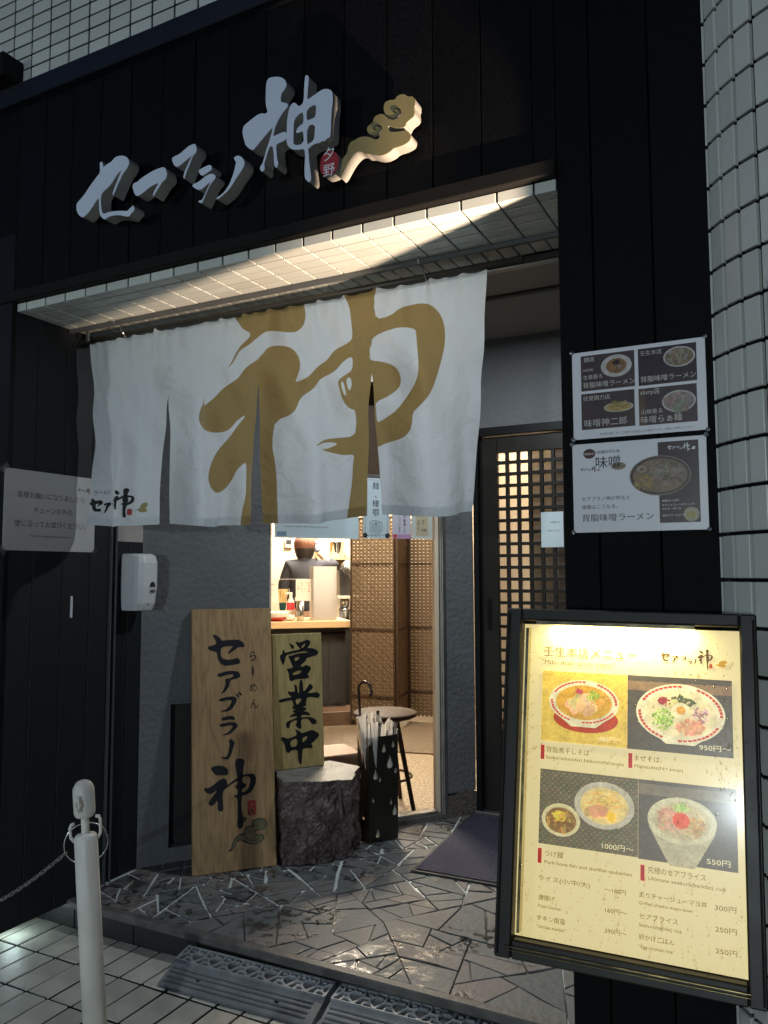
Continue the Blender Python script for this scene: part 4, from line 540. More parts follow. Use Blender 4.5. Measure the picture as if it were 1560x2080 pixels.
# ---- soffit
sof = thing('tiled_soffit', 'white tiled underside of the entrance beam above the curtain', 'ceiling')
G().box(-.05, 1.9585, .004, .367, 2.3055, 2.329).build('soffit_core', 'grout', sof)
lip = G().box(.0028, .0972, .0, .010, 2.3, 2.3295); lip.box(.0028, .0972, .010, .0470, 2.3, 2.31); lipm = lip.mesh('tile', 'tile_white', bevel=.0016)
st = G().box(.0028, .0972, .0022, .0478, 2.3, 2.309).mesh('tile', 'tile_white', bevel=.0014)
rt2 = G().box(.0022, .0478, .0022, .0978, 2.3, 2.309).mesh('tile', 'tile_white', bevel=.0014)
hl = G().box(.0512, .0978, .0, .010, 2.3, 2.3295); hl.box(.0512, .0978, .010, .0475, 2.3, 2.31); hlm = hl.mesh('tile', 'tile_white', bevel=.0014)
for i in range(0, 20):
    x = .1 * i
    if i == 19: 
        G().box(x + .002, 1.957, .0, .0475, 2.3, 2.3295).build('tile', 'tile_white', sof, bevel=.0014)
        for j in range(1, 5): G().box(x + .002, 1.957, .05 * j + .001, .05 * j + .049, 2.3, 2.309).build('tile', 'tile_white', sof, bevel=.0014)
    else:
        place('tile', lipm, sof, TR(x, 0, 0))
        for j in range(1, 5): place('tile', st, sof, TR(x, .05 * j, rnd.uniform(-.0004, .0004)))
place('tile', hlm, sof, TR(-.1, 0, 0))
for j in range(1, 5): G().box(-.0488, -.002, .05 * j + .001, .05 * j + .049, 2.3, 2.309).build('tile', 'tile_white', sof, bevel=.0014)
for i in range(-1, 39): place('tile', rt2, sof, TR(.05 * i, .262, rnd.uniform(-.0003, .0003)))
G().box(-.05, 1.9585, .3665, .380, 2.282, 2.335).build('edge_angle', 'frame_black', sof)
# ---- alcove ceiling, header wall
alc = thing('alcove_ceiling', 'beige ceiling panels of the entrance recess', 'ceiling')
G().box(-.06, 1.9585, .38, 1.40, 2.575, 2.60).build('ceiling_panel', 'ceiling', alc)
G().box(-.06, 1.9585, 1.408, 2.03, 2.578, 2.60).build('ceiling_panel', 'ceiling', alc)
G().box(-.06, 1.9585, 1.385, 1.415, 2.562, 2.5745).build('ceiling_joint', 'brown_pole', alc)
G().box(-.06, 1.9585, .372, .392, 2.336, 2.60).build('beam_back', 'ceiling', alc)
sr = thing('shutter_rail', 'pale aluminium shutter rail behind the top of the curtain', 'rail')
G().box(-.04, 1.957, .40, .43, 2.286, 2.312).build('rail_face', 'alu', sr, bevel=.002)
G().box(-.04, 1.957, .404, .426, 2.3125, 2.574).build('rail_web', 'dark_panel', sr)
for k in range(4): pass
hw = thing('door_header_wall', 'plain grey plaster wall above the lattice door', 'wall')
G().box(.93, 1.9585, 2.03, 2.12, 2.105, 2.60).build('plaster', 'stucco', hw)
G().box(.93, 1.9585, 2.025, 2.12, 2.060, 2.105).build('lintel', 'black_paint', hw, bevel=.003)
# ---- left side wall
sw = thing('left_board_wall', 'black board side wall with the taped notice, left of the curtain', 'wall', frame((-.05, 0, 0), (0, 1, 0), (0, 0, 1)))
G().box(-.0, .70, .09, 2.60, -.15, -.022).build('wall_core', 'black_paint', sw)
for x0, x1 in ((0.0, .1), (.1024, .235), (.2374, .37), (.3724, .47)):
    G().box(x0, x1, .088, 2.299, -.02, 0).build('board', 'left_wood', sw, bevel=.0018)
for x0, x1 in ((.508, .59), (.5924, .679)):
    G().box(x0, x1, .102, 2.299, -.032, -.012).build('board', 'left_wood', sw, bevel=.0018)
ch = G()
ch.box(.472, .478, .10, 2.29, -.01, .012); ch.box(.500, .506, .10, 2.29, -.01, .010); ch.box(.478, .500, .10, 2.29, -.012, -.008)
ch.build('shutter_channel', 'grey_bar', sw)
G().box(.2765, .2865, 1.168, 1.252, 0, .006).build('pull_plate', 'plastic_white', sw, bevel=.003, seg=2)
G().box(-.02, .0, .088, 2.33, -.15, .0).build('corner_post', 'black_paint', sw)
fl = thing('left_front_wall', 'black board wall at the far left edge of the front', 'wall')
G().box(-3.2, -.0725, .0, .10, .09, 2.33).build('board_face', 'black_wood', fl)
gl = thing('assumed_floor_lamp', 'assumed small lamp glowing under the raised bottom of the black side wall', 'lamp')  # assumed lamp, unseen, added as the source of the ground glow
G().box(-.235, -.215, .20, .40, .02, .045).build('housing', 'frame_black', gl)
# ---- angled stucco wall, local x = s along the wall, y up, z toward the street
W2 = frame((0, .75, 0), (.593, .805, 0), (0, 0, 1))
stw = thing('stucco_wall', 'grey rough stucco wall set at an angle behind the wooden signboards', 'wall', W2)
def wb(x0, x1, y0, y1, z0=-.14, z1=0, n='stucco_face', m='stucco'): return G().box(x0, x1, y0, y1, z0, z1).build(n, m, stw)
wb(-.10, .02, .0, 2.58); wb(.02, .20, .78, 2.58); wb(.20, .475, .0, 2.58); wb(.02, .20, .0, .15)
wb(.475, 1.43, 2.36, 2.58); 
G().box(1.43, 1.60, .215, 2.58, -.14, 0).build('stucco_pier', 'stucco', stw)
g = G(); g.prism([[(1.43, .0), (1.602, .0), (1.602, .208), (1.575, .213), (1.55, .226), (1.52, .220), (1.49, .206), (1.43, .200)]], -.13, .004); g.build('plinth', 'plinth', stw)
lv = thing('floor_hatch', 'black hatch low in the stucco wall beside the tall wooden plank', 'hatch', W2)
G().box(.028, .195, .165, .765, -.06, -.035).build('panel', 'dark_panel', lv)
g = G(); g.box(.02, .03, .15, .78, -.05, .006); g.box(.19, .20, .15, .78, -.05, .006); g.box(.03, .19, .77, .78, -.05, .006); g.box(.03, .19, .15, .162, -.05, .006); g.build('frame', 'stucco', lv)
# ---- shop window
win = thing('shop_window', 'tall aluminium framed window looking into the lit noodle shop', 'window', W2)
g = G(); g.box(.4755, .484, .10, 2.358, -.06, .004); g.build('frame', 'cream_wall', win, bevel=.001)
g = G(); g.box(1.375, 1.395, .10, 2.358, -.05, -.01); g.build('frame', 'cream_wall', win, bevel=.002)
g = G(); g.box(1.397, 1.4295, .10, 2.358, -.045, .006); g.box(1.404, 1.422, .10, 2.358, .006, .012); g.build('frame', 'alu', win, bevel=.002)
g = G(); g.box(.484, 1.397, .095, .125, -.10, .014); g.build('sill', 'concrete', win, bevel=.003)
g = G(); g.box(.484, 1.3745, .125, .140, -.05, .002); g.build('bottom_rail', 'alu', win, bevel=.002)
G().box(.484, 1.3745, 2.30, 2.358, -.05, .002).build('top_rail', 'alu', win, bevel=.002)
G().add([(.484, .14, -.025), (1.3745, .14, -.025), (1.3745, 2.30, -.025), (.484, 2.30, -.025)], [(0, 1, 2, 3)]); G_ = G().rect(.484, 1.3745, .14, 2.30, -.025); G_.build('pane', 'glass', win)
vl = thing('inner_valance', 'brown wooden panel inside the top of the shop window', 'panel', W2)
G().box(.30, 1.60, 1.86, 2.58, -.26, -.22).build('panel', 'brown_wood', vl)
G().box(.30, 1.60, 1.845, 1.859, -.25, -.20).build('rail', 'alu', vl)
G().box(.30, 1.60, 1.70, 1.843, -.25, -.235).build('lower_panel', 'dark_brown', vl)
G().box(.481, .496, .735, .762, -.02, .012).build('latch', 'plastic_white', win, bevel=.002)
# ---- lattice door
dr = thing('lattice_door', 'black sliding door with a square lattice lit from inside', 'door', YF(0, 2.05, 0))
DX0 = 1.085; P_ = .0612
g = G(); g.box(.955, .985, .10, 2.06, -.06, .02); g.build('jamb', 'black_paint', dr, bevel=.002)
g = G(); g.box(1.00, 1.085, .115, 2.055, -.03, .0); g.build('stile', 'frame_black', dr, bevel=.003)
G().box(.986, .999, .11, 2.055, -.045, -.012).build('track', 'trim', dr)
G().box(1.085, 1.9585, 1.968, 2.055, -.03, 0).build('top_rail', 'frame_black', dr, bevel=.002)
G().box(1.085, 1.9585, .115, .36, -.03, 0).build('kick_panel', 'frame_black', dr, bevel=.002)
G().box(.955, 1.9585, .085, .112, -.10, .03).build('threshold', 'alu', dr, bevel=.002)
vb = G().box(0, .017, .36, 1.968, -.024, -.002).mesh('lattice_bar', 'frame_black')
for k in range(1, 15): place('lattice_bar', vb, dr, TR(DX0 + P_ * k - .017, 0, 0))
hb = G().box(1.085, 1.9585, 0, .017, -.023, -.001).mesh('lattice_bar', 'frame_black')
for k in range(1, 27): place('lattice_bar', hb, dr, TR(0, 1.968 - P_ * k, 0))
G().box(1.085, 1.265, .36, 1.968, -.029, -.026).build('pane', glass('door_glass', (.98, .95, .9), .8, .05, milk=.12), dr)
G().box(1.268, 1.9585, .36, 1.968, -.029, -.026).build('pane', 'smoke', dr)
g = G(); g.box(1.022, 1.048, 1.04, 1.20, -.001, .004); g.build('finger_pull', 'trim', dr, bevel=.002)
nd = thing('door_notice', 'small pale notice taped to the lattice door', 'notice', YF(1.318, 2.046, 1.645))
G().box(0, .115, -.18, 0, 0, .001).build('sheet', 'paper_glass', nd)
g = G(); text(g, 'お知らせ', .05, -.058, .013, .0016); text(g, '店内へどうぞ', .035, -.10, .010, .0016); g.build('lettering', 'ink_grey', nd)
# ---- room behind the window
rm = thing('room_floor', 'pebbled and tiled floor inside the shop', None, kind='structure')
def wl(s, o): v = W2 @ Vector((s, 0, -o)); return (v.x, v.y)
G().prism([[(-.2, .60), wl(.3, .12), wl(1.5, .13), (.95, 2.16), (2.4, 2.16), (2.4, 7.6), (-4.8, 7.6), (-4.8, .6)]], .0, .094).build('gravel_floor', 'gravel_floor', rm)
# darker tiled strip nearer the counter
g = G(); g.prism([[(-3.2, 2.7), (-1.0, 2.9), (.2, 3.15), (2.2, 3.3), (2.2, 6.6), (-3.2, 6.6)]], .094, .104); g.build('tiled_strip', 'inner_tile', rm)
wr = thing('room_walls', 'cream inner walls of the noodle shop', 'wall')
G().box(-4.8, 2.4, 7.0, 7.1, .094, 2.6).build('wall', 'cream_wall', wr); G().box(2.3, 2.4, 2.2, 7.0, .094, 2.6).build('wall', 'cream_wall', wr)
G().box(-4.8, -4.7, .7, 7.0, .094, 2.6).build('wall', 'kitchen_wall', wr)
G().box(-4.7, -.22, .62, .70, .094, 2.6).build('wall', 'cream_wall', wr)
rc = thing('room_ceiling', 'pale ceiling inside the shop', None, kind='structure')
G().prism([[(-.2, .70), wl(.0, .15), wl(1.6, .15), (.95, 2.2), (2.3, 2.2), (2.3, 7.0), (-4.7, 7.0), (-4.7, .7)]], 2.6, 2.66).build('ceiling_panel', 'cream_wall', rc)
pt = thing('inner_partition', 'bright cream partition seen through the lattice door', 'partition')
G().box(.90, 1.235, 2.62, 2.66, .104, 2.5).build('panel', 'cream_wall', pt)
dk = thing('inner_cabinet', 'dark cabinet behind the right half of the lattice door', 'cabinet')
G().box(1.245, 2.25, 2.60, 2.95, .104, 2.4).build('body', 'brown_wood', dk, bevel=.004)
cl_ = thing('assumed_ceiling_lamp', 'assumed round warm ceiling lamp inside the shop over the counter', 'lamp', TR(-1.6, 4.7, 2.6))  # assumed lamp, unseen, one of the sources of the room light
G().lathe([(.02, -.01), (.17, -.02), (.18, -.045), (.0001, -.06)], 24, caps=False).build('shade', 'lamp_warm', cl_, smooth=True)
cl2 = thing('assumed_ceiling_lamp', 'assumed round warm ceiling lamp inside the shop just behind the window', 'lamp', TR(-.3, 2.9, 2.6))
G().lathe([(.02, -.01), (.17, -.02), (.18, -.045), (.0001, -.06)], 24, caps=False).build('shade', 'lamp_warm', cl2, smooth=True)

# ================================================================ NOREN CURTAIN
def dist_polys(X, Z, polys):
    # signed distance, positive inside; polys = list of [outer, holes...]
    best = np.full(X.shape, -9.)
    for poly in polys:
        ins = np.zeros(X.shape, bool); dmin = np.full(X.shape, 9.)
        for lp in poly:
            n = len(lp)
            for i in range(n):
                (x0, z0), (x1, z1) = lp[i], lp[(i + 1) % n]
                c = ((z0 > Z) != (z1 > Z))
                if z1 != z0: ins ^= c & (X < (x1 - x0) * (Z - z0) / (z1 - z0) + x0)
                ex, ez = x1 - x0, z1 - z0; L2 = ex * ex + ez * ez + 1e-12
                t = np.clip(((X - x0) * ex + (Z - z0) * ez) / L2, 0, 1)
                dmin = np.minimum(dmin, np.hypot(X - x0 - t * ex, Z - z0 - t * ez))
        best = np.maximum(best, np.where(ins, dmin, -dmin))
    return best
nor = thing('noren_curtain', 'white split curtain with a big gold brush character hanging over the entrance', 'curtain')
gold = shape('noren_gold', 1)
gb = G(); text(gb, 'ラーメン', .008, 1.650, .021, 0, 'l', .98)
lblack = shape('logo_black', 1); lred = shape('logo_red', 1); lgold = shape('logo_gold', 1)
seams = [-.004, .414, .849, 1.279, 1.672]; slit = {.414: (1.994, .381, .447), .849: (1.987, .815, .878), 1.279: (1.976, 1.258, 1.333)}
bot = [1.532, 1.520, 1.506, 1.519, 1.517]
def ycloth(x, z):
    v = np.clip((2.265 - z) / .75, 0, 1)
    y = .3 + .0055 * np.sin(x * 105 + 1.5 * np.sin(x * 17)) * np.exp(-v * 9) + .0045 * np.sin(x * 61 + 2) * np.exp(-v * 6)
    y = y + v ** .7 * (.034 * np.sin(x * 14.2 + .9 * np.sin(x * 3.1 + 1)) + .022 * np.sin(x * 27 - 2.4 * v + 1.7) + .009 * np.sin(x * 49 + 1.5 * v))
    y = y + .004 * np.sin(x * 38 + z * 21 + 2 * np.sin(x * 9)) * v * (1 - v) * 4 * .7
    y = y + .0060 * np.sin((x + z * .7) * 40 + 3 * np.sin(x * 6)) * np.exp(-((v - .35) / .3) ** 2)
    for s_, (zs, _, _) in slit.items():
        dd = np.abs(x - s_); y = y - .014 * np.exp(-(dd / .05) ** 2) * np.clip((zs - z) / .35, 0, 1) * np.where(x > s_, 1, .3)
        y = y + .0028 * np.sin(z * 180) * np.exp(-(dd / .012) ** 2) * (z > zs)
    return y
for k in range(4):
    hstep = .0014 if k == 0 else .0045
    a, b = seams[k], seams[k + 1]; nu = int((b - a) / hstep); nv = int(.745 / hstep)
    U, V = np.meshgrid(np.linspace(0, 1, nu + 1), np.linspace(0, 1, nv + 1))
    def edge_x(s_, side, z):
        if s_ in slit:
            zs, xl, xr = slit[s_]; t = np.clip((zs - z) / (zs - 1.51), 0, 1) ** .85; return s_ + ((xl if side == 'l' else xr) - s_) * t
        if s_ == seams[0]: return s_ + .012 * np.sin(np.clip((2.27 - z) / .74, 0, 1) * PI) * 1.0 - .004
        return s_ - .042 * np.clip((2.262 - z) / .75, 0, 1) ** .9 - .004
    zb = bot[k] + (bot[k + 1] - bot[k]) * U + (.010 * (1 - np.abs(2 * U - 1)) * (-1 if k in (0, 1) else -.6))
    zt = 2.266 + .0015 * np.sin(U * 60)
    Z_ = zt + (zb - zt) * V
    X_ = edge_x(a, 'r', Z_) * (1 - U) + edge_x(b, 'l', Z_) * U
    if k > 0: X_ = X_ + 0
    Y_ = ycloth(X_, Z_)
    verts = np.stack([X_.ravel(), Y_.ravel(), Z_.ravel()], 1)
    idx = np.arange((nv + 1) * (nu + 1)).reshape(nv + 1, nu + 1)
    faces = np.stack([idx[1:, :-1].ravel(), idx[1:, 1:].ravel(), idx[:-1, 1:].ravel(), idx[:-1, :-1].ravel()], 1)
    me = bpy.data.meshes.new('cloth_panel'); me.vertices.add(len(verts)); me.vertices.foreach_set('co', verts.ravel().astype(np.float32))
    me.loops.add(faces.size); me.loops.foreach_set('vertex_index', faces.ravel().astype(np.int32)); me.polygons.add(len(faces))
    me.polygons.foreach_set('loop_start', np.arange(0, faces.size, 4, dtype=np.int32)); me.update(calc_edges=True); me.shade_smooth()
    fx, fz = X_.ravel(), Z_.ravel()
    at = {'gold': dist_polys(fx, fz, gold) if k else np.full(len(fx), -1.)}
    if k == 1: at['gold'] = dist_polys(fx, fz, gold)
    if k == 0:
        bl = np.full(len(fx), -1.); rd = bl.copy(); lf = bl.copy(); mk_ = (fz < 1.70)
        bl[mk_] = dist_polys(fx[mk_], fz[mk_], lblack) + .0013; rd[mk_] = dist_polys(fx[mk_], fz[mk_], lred); lf[mk_] = dist_polys(fx[mk_], fz[mk_], lgold)
        at['black'] = bl; at['red'] = rd; at['leaf'] = lf
    for n_ in ('gold', 'black', 'red', 'leaf'):
        aa = me.attributes.new(n_, 'FLOAT', 'POINT'); aa.data.foreach_set('value', at.get(n_, np.full(len(fx), -1.)).astype(np.float32))
    me.materials.append(M['cloth']); place('cloth_panel', me, nor)
    # hem: doubled strip along the bottom of the panel
    hv = []; hf = []; m_ = 60
    for i in range(m_ + 1):
        u = i / m_
        for t in (0, 1):
            zb_ = bot[k] + (bot[k + 1] - bot[k]) * u + (.010 * (1 - abs(2 * u - 1)) * (-1 if k in (0, 1) else -.6)) + (.030 if t else -.001)
            xe = float(edge_x(a, 'r', np.float64(zb_))) * (1 - u) + float(edge_x(b, 'l', np.float64(zb_))) * u
            hv.append((xe, float(ycloth(np.float64(xe), np.float64(zb_))) - .0016 - .0008 * math.sin(u * 90) * (1 - t), zb_))
    for i in range(m_): hf.append((2 * i, 2 * i + 2, 2 * i + 3, 2 * i + 1))
    hm = bpy.data.meshes.new('hem'); hm.from_pydata(hv, [], hf); hm.shade_smooth()
    fx = np.array([v[0] for v in hv]); fz = np.array([v[2] for v in hv])
    for n_ in ('gold', 'black', 'red', 'leaf'):
        aa = hm.attributes.new(n_, 'FLOAT', 'POINT'); aa.data.foreach_set('value', (dist_polys(fx, fz, gold) if n_ == 'gold' else np.full(len(fx), -1.)).astype(np.float32))
    hm.materials.append(M['cloth']); place('hem', hm, nor)
# small katakana word on the first panel follows the cloth
vs = [(x, float(ycloth(np.float64(x), np.float64(y))) - .0022, y) for x, y, z in gb.v]
tm_ = bpy.data.meshes.new('lettering'); tm_.from_pydata(vs, [], gb.f); tm_.materials.append(M['ink']); place('lettering', tm_, nor)
rod = thing('curtain_rod', 'brown round rod carrying the split curtain', 'rod')
G().tube([(-.048, .3, 2.262), (1.778, .3, 2.262)], .0125, 14).build('pole', 'brown_pole', rod, smooth=True)
rail = thing('hanging_rail', 'thin grey steel rail under the tiled soffit', 'rail')
G().box(-.048, 1.957, .236, .250, 2.284, 2.2985).build('bar', 'grey_bar', rail, bevel=.001)
G().box(.028, .038, .252, .262, 2.246, 2.298).build('drop_bracket', 'grey_bar', rail)
def hook(x, lab):
    t = thing('s_hook', lab, 'hook', TR(x, .262, 2.285), 'chrome hooks holding the curtain rod')
    pts = [(0, -.02 + .018 * math.cos(a), .006 + .014 * math.sin(a)) for a in [PI * i / 8 for i in range(9)]][::-1]
    pts = [(0, -.034, -.004)] + pts + [(0, .0, -.02)] + [(0, .036 + .018 * math.cos(a), -.030 + .016 * math.sin(a)) for a in [PI + PI * i / 8 for i in range(8)]]
    G().tube(pts, .0022, 6).build('wire', 'chrome', t, smooth=True)
hook(.203, 'chrome hook hanging the curtain rod near its left end')
hook(1.471, 'chrome hook hanging the curtain rod near its right end')

# ================================================================ SHOP NAME SIGN
sg = thing('shop_name_sign', 'raised white brush lettering with a gold cloud on the black boards', 'sign', YF(0, 0, 0))
for nm in ('sign_se', 'sign_a', 'sign_fu', 'sign_ra', 'sign_no', 'sign_kami'):
    for poly in shape(nm, 1):
        o = G().prism(poly, .026, .070).build('letter', 'sign_side', sg); G().prism(poly, .0702, .0715, False).build('letter_face', 'sign_white', o)
for nm, mt, pn in (('sign_cloud', 'sign_gold', 'cloud'), ('sign_seal', 'sign_red', 'seal')):
    for poly in shape(nm, 1):
        o = G().prism(poly, .026, .066).build(pn, 'sign_side', sg); G().prism(poly, .0662, .0675, False).build(pn + '_face', mt, o)
for poly in shape('sign_spiral', 1):
    pts = [(x, y, .069) for x, y in [(a / 1e4, b / 1e4) for a, b in D['sign_spiral'][0 if poly is None else 0][0]]]
for poly in D['sign_spiral']:
    pts = [(a / 1e4, b / 1e4, .068) for a, b in poly[0]]
    G().tube(pts, .0022, 6).build('swirl', 'ink', sg)
g = G(); sx0 = [p for p in shape('sign_seal', 0)[0][0]]; cx_ = sum(p[0] for p in sx0) / len(sx0); cy_ = sum(p[1] for p in sx0) / len(sx0)
text(g, '夕', cx_, cy_ + .010, .042, .0685, 'c'); text(g, '野', cx_, cy_ - .036, .040, .0685, 'c'); g.build('seal_lettering', 'paper', sg)
# ================================================================ THINGS IN THE ENTRANCE
rr = random.Random(11)
# ---- tall plank sign
PK = frame((.218, .698, .1005), (.685, .728, 0), (-.128, .124, 1.086))
plk = thing('plank_sign', 'tall brown wooden plank carved with large black brush katakana, leaning at the wall', 'sign', PK)
G().box(0, .352, 0, 1.094, -.030, 0).build('plank', 'plank', plk, bevel=.003)
kx = .352 / .355
for nm in ('plank_a', 'plank_b'):
    for poly in shape(nm, 1, lambda p: (p[0] * kx, p[1])): G().prism(poly, .0003, .0012, False).build('lettering', 'carve', plk)
for poly in shape('plank_seal', 1, lambda p: (p[0] * kx, p[1])):
    sl_ = G().prism(poly, .0003, .0012, False).build('seal', 'carve_red', plk)
    xs = [p[0] for p in poly[0]]; ys = [p[1] for p in poly[0]]; g = G(); text(g, '夕', (min(xs) + max(xs)) / 2, max(ys) - .030, .026, .0018, 'c'); text(g, '野', (min(xs) + max(xs)) / 2, min(ys) + .006, .024, .0018, 'c'); g.build('lettering', 'plank', plk)
for poly in shape('plank_cloud', 1, lambda p: (p[0] * kx, p[1])):
    G().prism(poly, .0003, .0012, False).build('cloud', 'carve_green', plk)
    g = G(); pts = [(x, y, .001) for x, y in poly[0]]; g.tube(pts, .0016, 5, closed=True)
    for cx, cy in ((.245, .225), (.215, .198)):
        g.tube([(cx + .012 * (1 - k / 14) * math.cos(k * .75), cy + .012 * (1 - k / 14) * math.sin(k * .75), .0015) for k in range(12)], .0013, 5)
    g.build('cloud_grooves', 'carve', plk)
g = G()
for ch, seg in zip('らーめん', D['plank_side']):
    (x0, y0), (x1, y1) = seg[0]; cx = (x0 + x1) / 2e4 * kx; h = abs(y0 - y1) / 1e4
    if ch == 'ー': g.T = None; g.prism([smooth([(cx - .002, y1 / 1e4), (cx + .004, y1 / 1e4 + .002), (cx + .004, y0 / 1e4 - .012), (cx - .001, y0 / 1e4), (cx - .004, y0 / 1e4 - .006)])], .0003, .0012, False)
    else: text(g, ch, cx, y1 / 1e4 + .004, h * 1.02, .0012, 'c', .85)
g.build('side_lettering', 'carve', plk)
# ---- small board
BD = frame((.352, 1.082, .4545), (.590, .807, 0), (-.032, .030, .60))
bd2 = thing('open_board', 'pale yellow wooden board with three black brush kanji standing on the rock', 'sign', BD)
G().box(0, .243, 0, .605, -.022, 0).build('board', 'board', bd2, bevel=.002)
k2 = .243 / .265
for poly in shape('board', 1, lambda p: (p[0] * k2, p[1])): G().prism(poly, .0003, .0014, False).build('lettering', 'carve', bd2)
# ---- rock block
rk = thing('stone_block', 'squared dark split rock with a pale sawn top holding the small board', 'stone')
top = [(.300, 1.135), (.488, .955), (.728, 1.105), (.640, 1.34), (.470, 1.372)]; base = [(.310, 1.150), (.470, .985), (.600, 1.035), (.690, 1.190), (.640, 1.35), (.475, 1.372)]
top = [(.300, 1.135), (.488, .955), (.630, 1.035), (.728, 1.120), (.640, 1.34), (.470, 1.372)]
bm = bmesh.new(); NZ = 46; ring_n = 8; rows_ = []
for iz in range(NZ + 1):
    t = iz / NZ; z = .099 + t * .351; row = []
    for i in range(6):
        for k in range(22):
            f = k / 22; a = [(base[i][c] * (1 - t) + top[i][c] * t) * (1 - f) + (base[(i + 1) % 6][c] * (1 - t) + top[(i + 1) % 6][c] * t) * f for c in (0, 1)]
            p = Vector((a[0], a[1], z)); c0 = Vector((.50, 1.17, z)); d = (p - c0).normalized()
            amp = .0 if i == 4 else (.3 if i == 5 else 1)
            n_ = noise.noise(p * 7) * .018 + noise.noise(p * 19) * .014 + abs(noise.noise(p * 42)) * .014 + noise.noise(p * 95) * .005
            bulge = .003 * math.sin(PI * t) 
            if t > .97: n_ *= .6; bulge = 0
            elif t > .9: n_ *= .7
            p = p + d * (n_ * amp + bulge * amp); row.append(bm.verts.new(p))
    rows_.append(row)
for a, b in zip(rows_, rows_[1:]):
    for i in range(132): bm.faces.new((a[i], a[(i + 1) % 132], b[(i + 1) % 132], b[i]))
bm.faces.new(rows_[0][::-1]); me = bpy.data.meshes.new('body'); bm.to_mesh(me); bm.free(); me.materials.append(M['rock']); place('body', me, rk)
g = G(); tp = [(c.co.x, c.co.y) for c in []]
tpv = [(v.x, v.y) for v in [Vector(me.vertices[NZ * 132 + i].co) for i in range(132)]]
g.prism([tpv], .4495, .4520); g.build('sawn_top', 'rock_top', rk)
for x, y in ((.560, .992), (.695, 1.082)): G().tube([(x, y + .010, .30), (x - .006, y + .004, .42)], .007, 7).build('chisel_mark', 'rock', rk)
# ---- umbrella stand
US = frame((.679, 1.371, .1015), (.54, .8417, 0), (0, 0, 1))
us = thing('umbrella_stand', 'square black steel umbrella stand with raindrop cut-outs', 'umbrella stand', US)
uw, ud, uh = .156, .112, .475
def drop(cx, cy, h, squeeze=.5):
    w_ = h * squeeze * .5; pts = [(cx, cy + h * .5)]
    for k in range(13):
        a = -.35 + (PI + .7) * k / 12; pts.append((cx + w_ * math.cos(a), cy - h * .5 + w_ - w_ * math.sin(a) * 1.0 if False else cy - h * .5 + w_ * (1 - math.sin(a))))
    return [(x, y) for x, y in pts]
fd = [(.028, .428, .030), (.080, .420, .042), (.130, .434, .034), (.112, .355, .064), (.035, .305, .050), (.058, .280, .026), (.152, .312, .030), (.118, .170, .028), (.138, .130, .050), (.046, .038, .042), (.022, .190, .026)]
fd = [(min(max(x, .014), .143), y, h) for x, y, h in fd]
g = G(); g.prism([[(0, 0), (uw, 0), (uw, uh), (0, uh)]] + [drop(x, y, h) for x, y, h in fd], -.0015, 0); g.build('front_plate', 'frame_black', us)
sd = [(.030, .440, .034), (.080, .405, .040), (.045, .350, .060), (.085, .295, .040), (.040, .265, .034), (.055, .115, .046)]
g = G(); g.T = Matrix.Rotation(-PI / 2, 4, 'Y') @ TR(-ud, 0, 0)
side = G(); side.T = Matrix(((0, 0, 1, 0), (0, 1, 0, 0), (-1, 0, 0, 0), (0, 0, 0, 1)))
side.prism([[(0, 0), (ud, 0), (ud, uh), (0, uh)]] + [drop(x, y, h) for x, y, h in sd], 0, .0015); side.build('side_plate', 'frame_black', us)
g = G(); g.box(uw - .0015, uw, 0, uh, -ud, -ud + .012); g.box(uw - .0015, uw, 0, uh, -.014, -.002); g.box(.0, .012, 0, uh, -ud, -ud + .0015); g.box(uw - .0135, uw - .0016, 0, uh, -ud, -ud + .0015)
for y in (0, .16, .31, uh - .02): g.box(.012, uw - .014, y, y + .018, -ud, -ud + .0015); g.box(uw - .0015, uw, y, y + .018, -ud + .012, -.014)
g.build('back_frame', 'frame_black', us)
G().box(.002, uw - .002, 0, .004, -ud + .002, -.002).build('base', 'frame_black', us)
G().box(.004, uw - .004, .03, uh - .004, -.0075, -.0070).build('brightening_sheet', 'ceramic', us)  # white sheet added behind the cut-outs to brighten them
# ---- folded vinyl umbrellas
def umbrella(cx, cz, lean, hgt, lab, seed):
    t = thing('folded_umbrella', lab, 'umbrella', US @ TR(cx, uh - .30, cz) @ Matrix.Rotation(lean[0], 4, 'X') @ Matrix.Rotation(lean[1], 4, 'Z'), 'clear vinyl umbrellas in the stand')
    r_ = random.Random(seed); vs = []; fs = []; nn_ = 48; rows = 14
    for i in range(rows + 1):
        f = i / rows; y = f * hgt; rad = (.030 + .022 * f ** 1.2)
        for k in range(nn_):
            a = 2 * PI * k / nn_; q = 1 + (.10 + .12 * f) * math.sin(8 * a + 2 * f + seed) + .16 * math.sin(3 * a + seed + 3 * f)
            vs.append((rad * q * math.cos(a), y + (.014 * math.sin(5 * a + seed) + .018 * math.sin(2 * a + seed * 2)) * f ** 4, rad * q * math.sin(a) * .9))
    for i in range(rows):
        for k in range(nn_): l = (k + 1) % nn_; fs.append((i * nn_ + k, i * nn_ + l, (i + 1) * nn_ + l, (i + 1) * nn_ + k))
    g = G(); g.add(vs, fs); g.build('canopy', 'vinyl', t, smooth=True)
    g = G(); g.tube([(0, -.10, 0), (0, hgt - .02, 0)], .0035, 6); g.build('shaft', 'steel', t)
    g = G()
    for k in range(4):
        a = 2 * PI * k / 4 + .3 + seed; g.tube([(.014 * math.cos(a), hgt * .5, .014 * math.sin(a)), (.030 * math.cos(a), hgt + .002, .028 * math.sin(a))], .0009, 4); g.tube([(.030 * math.cos(a), hgt, .028 * math.sin(a)), (.031 * math.cos(a), hgt + .008, .029 * math.sin(a))], .0013, 5)
    g.build('ribs', 'plastic_dark', t)
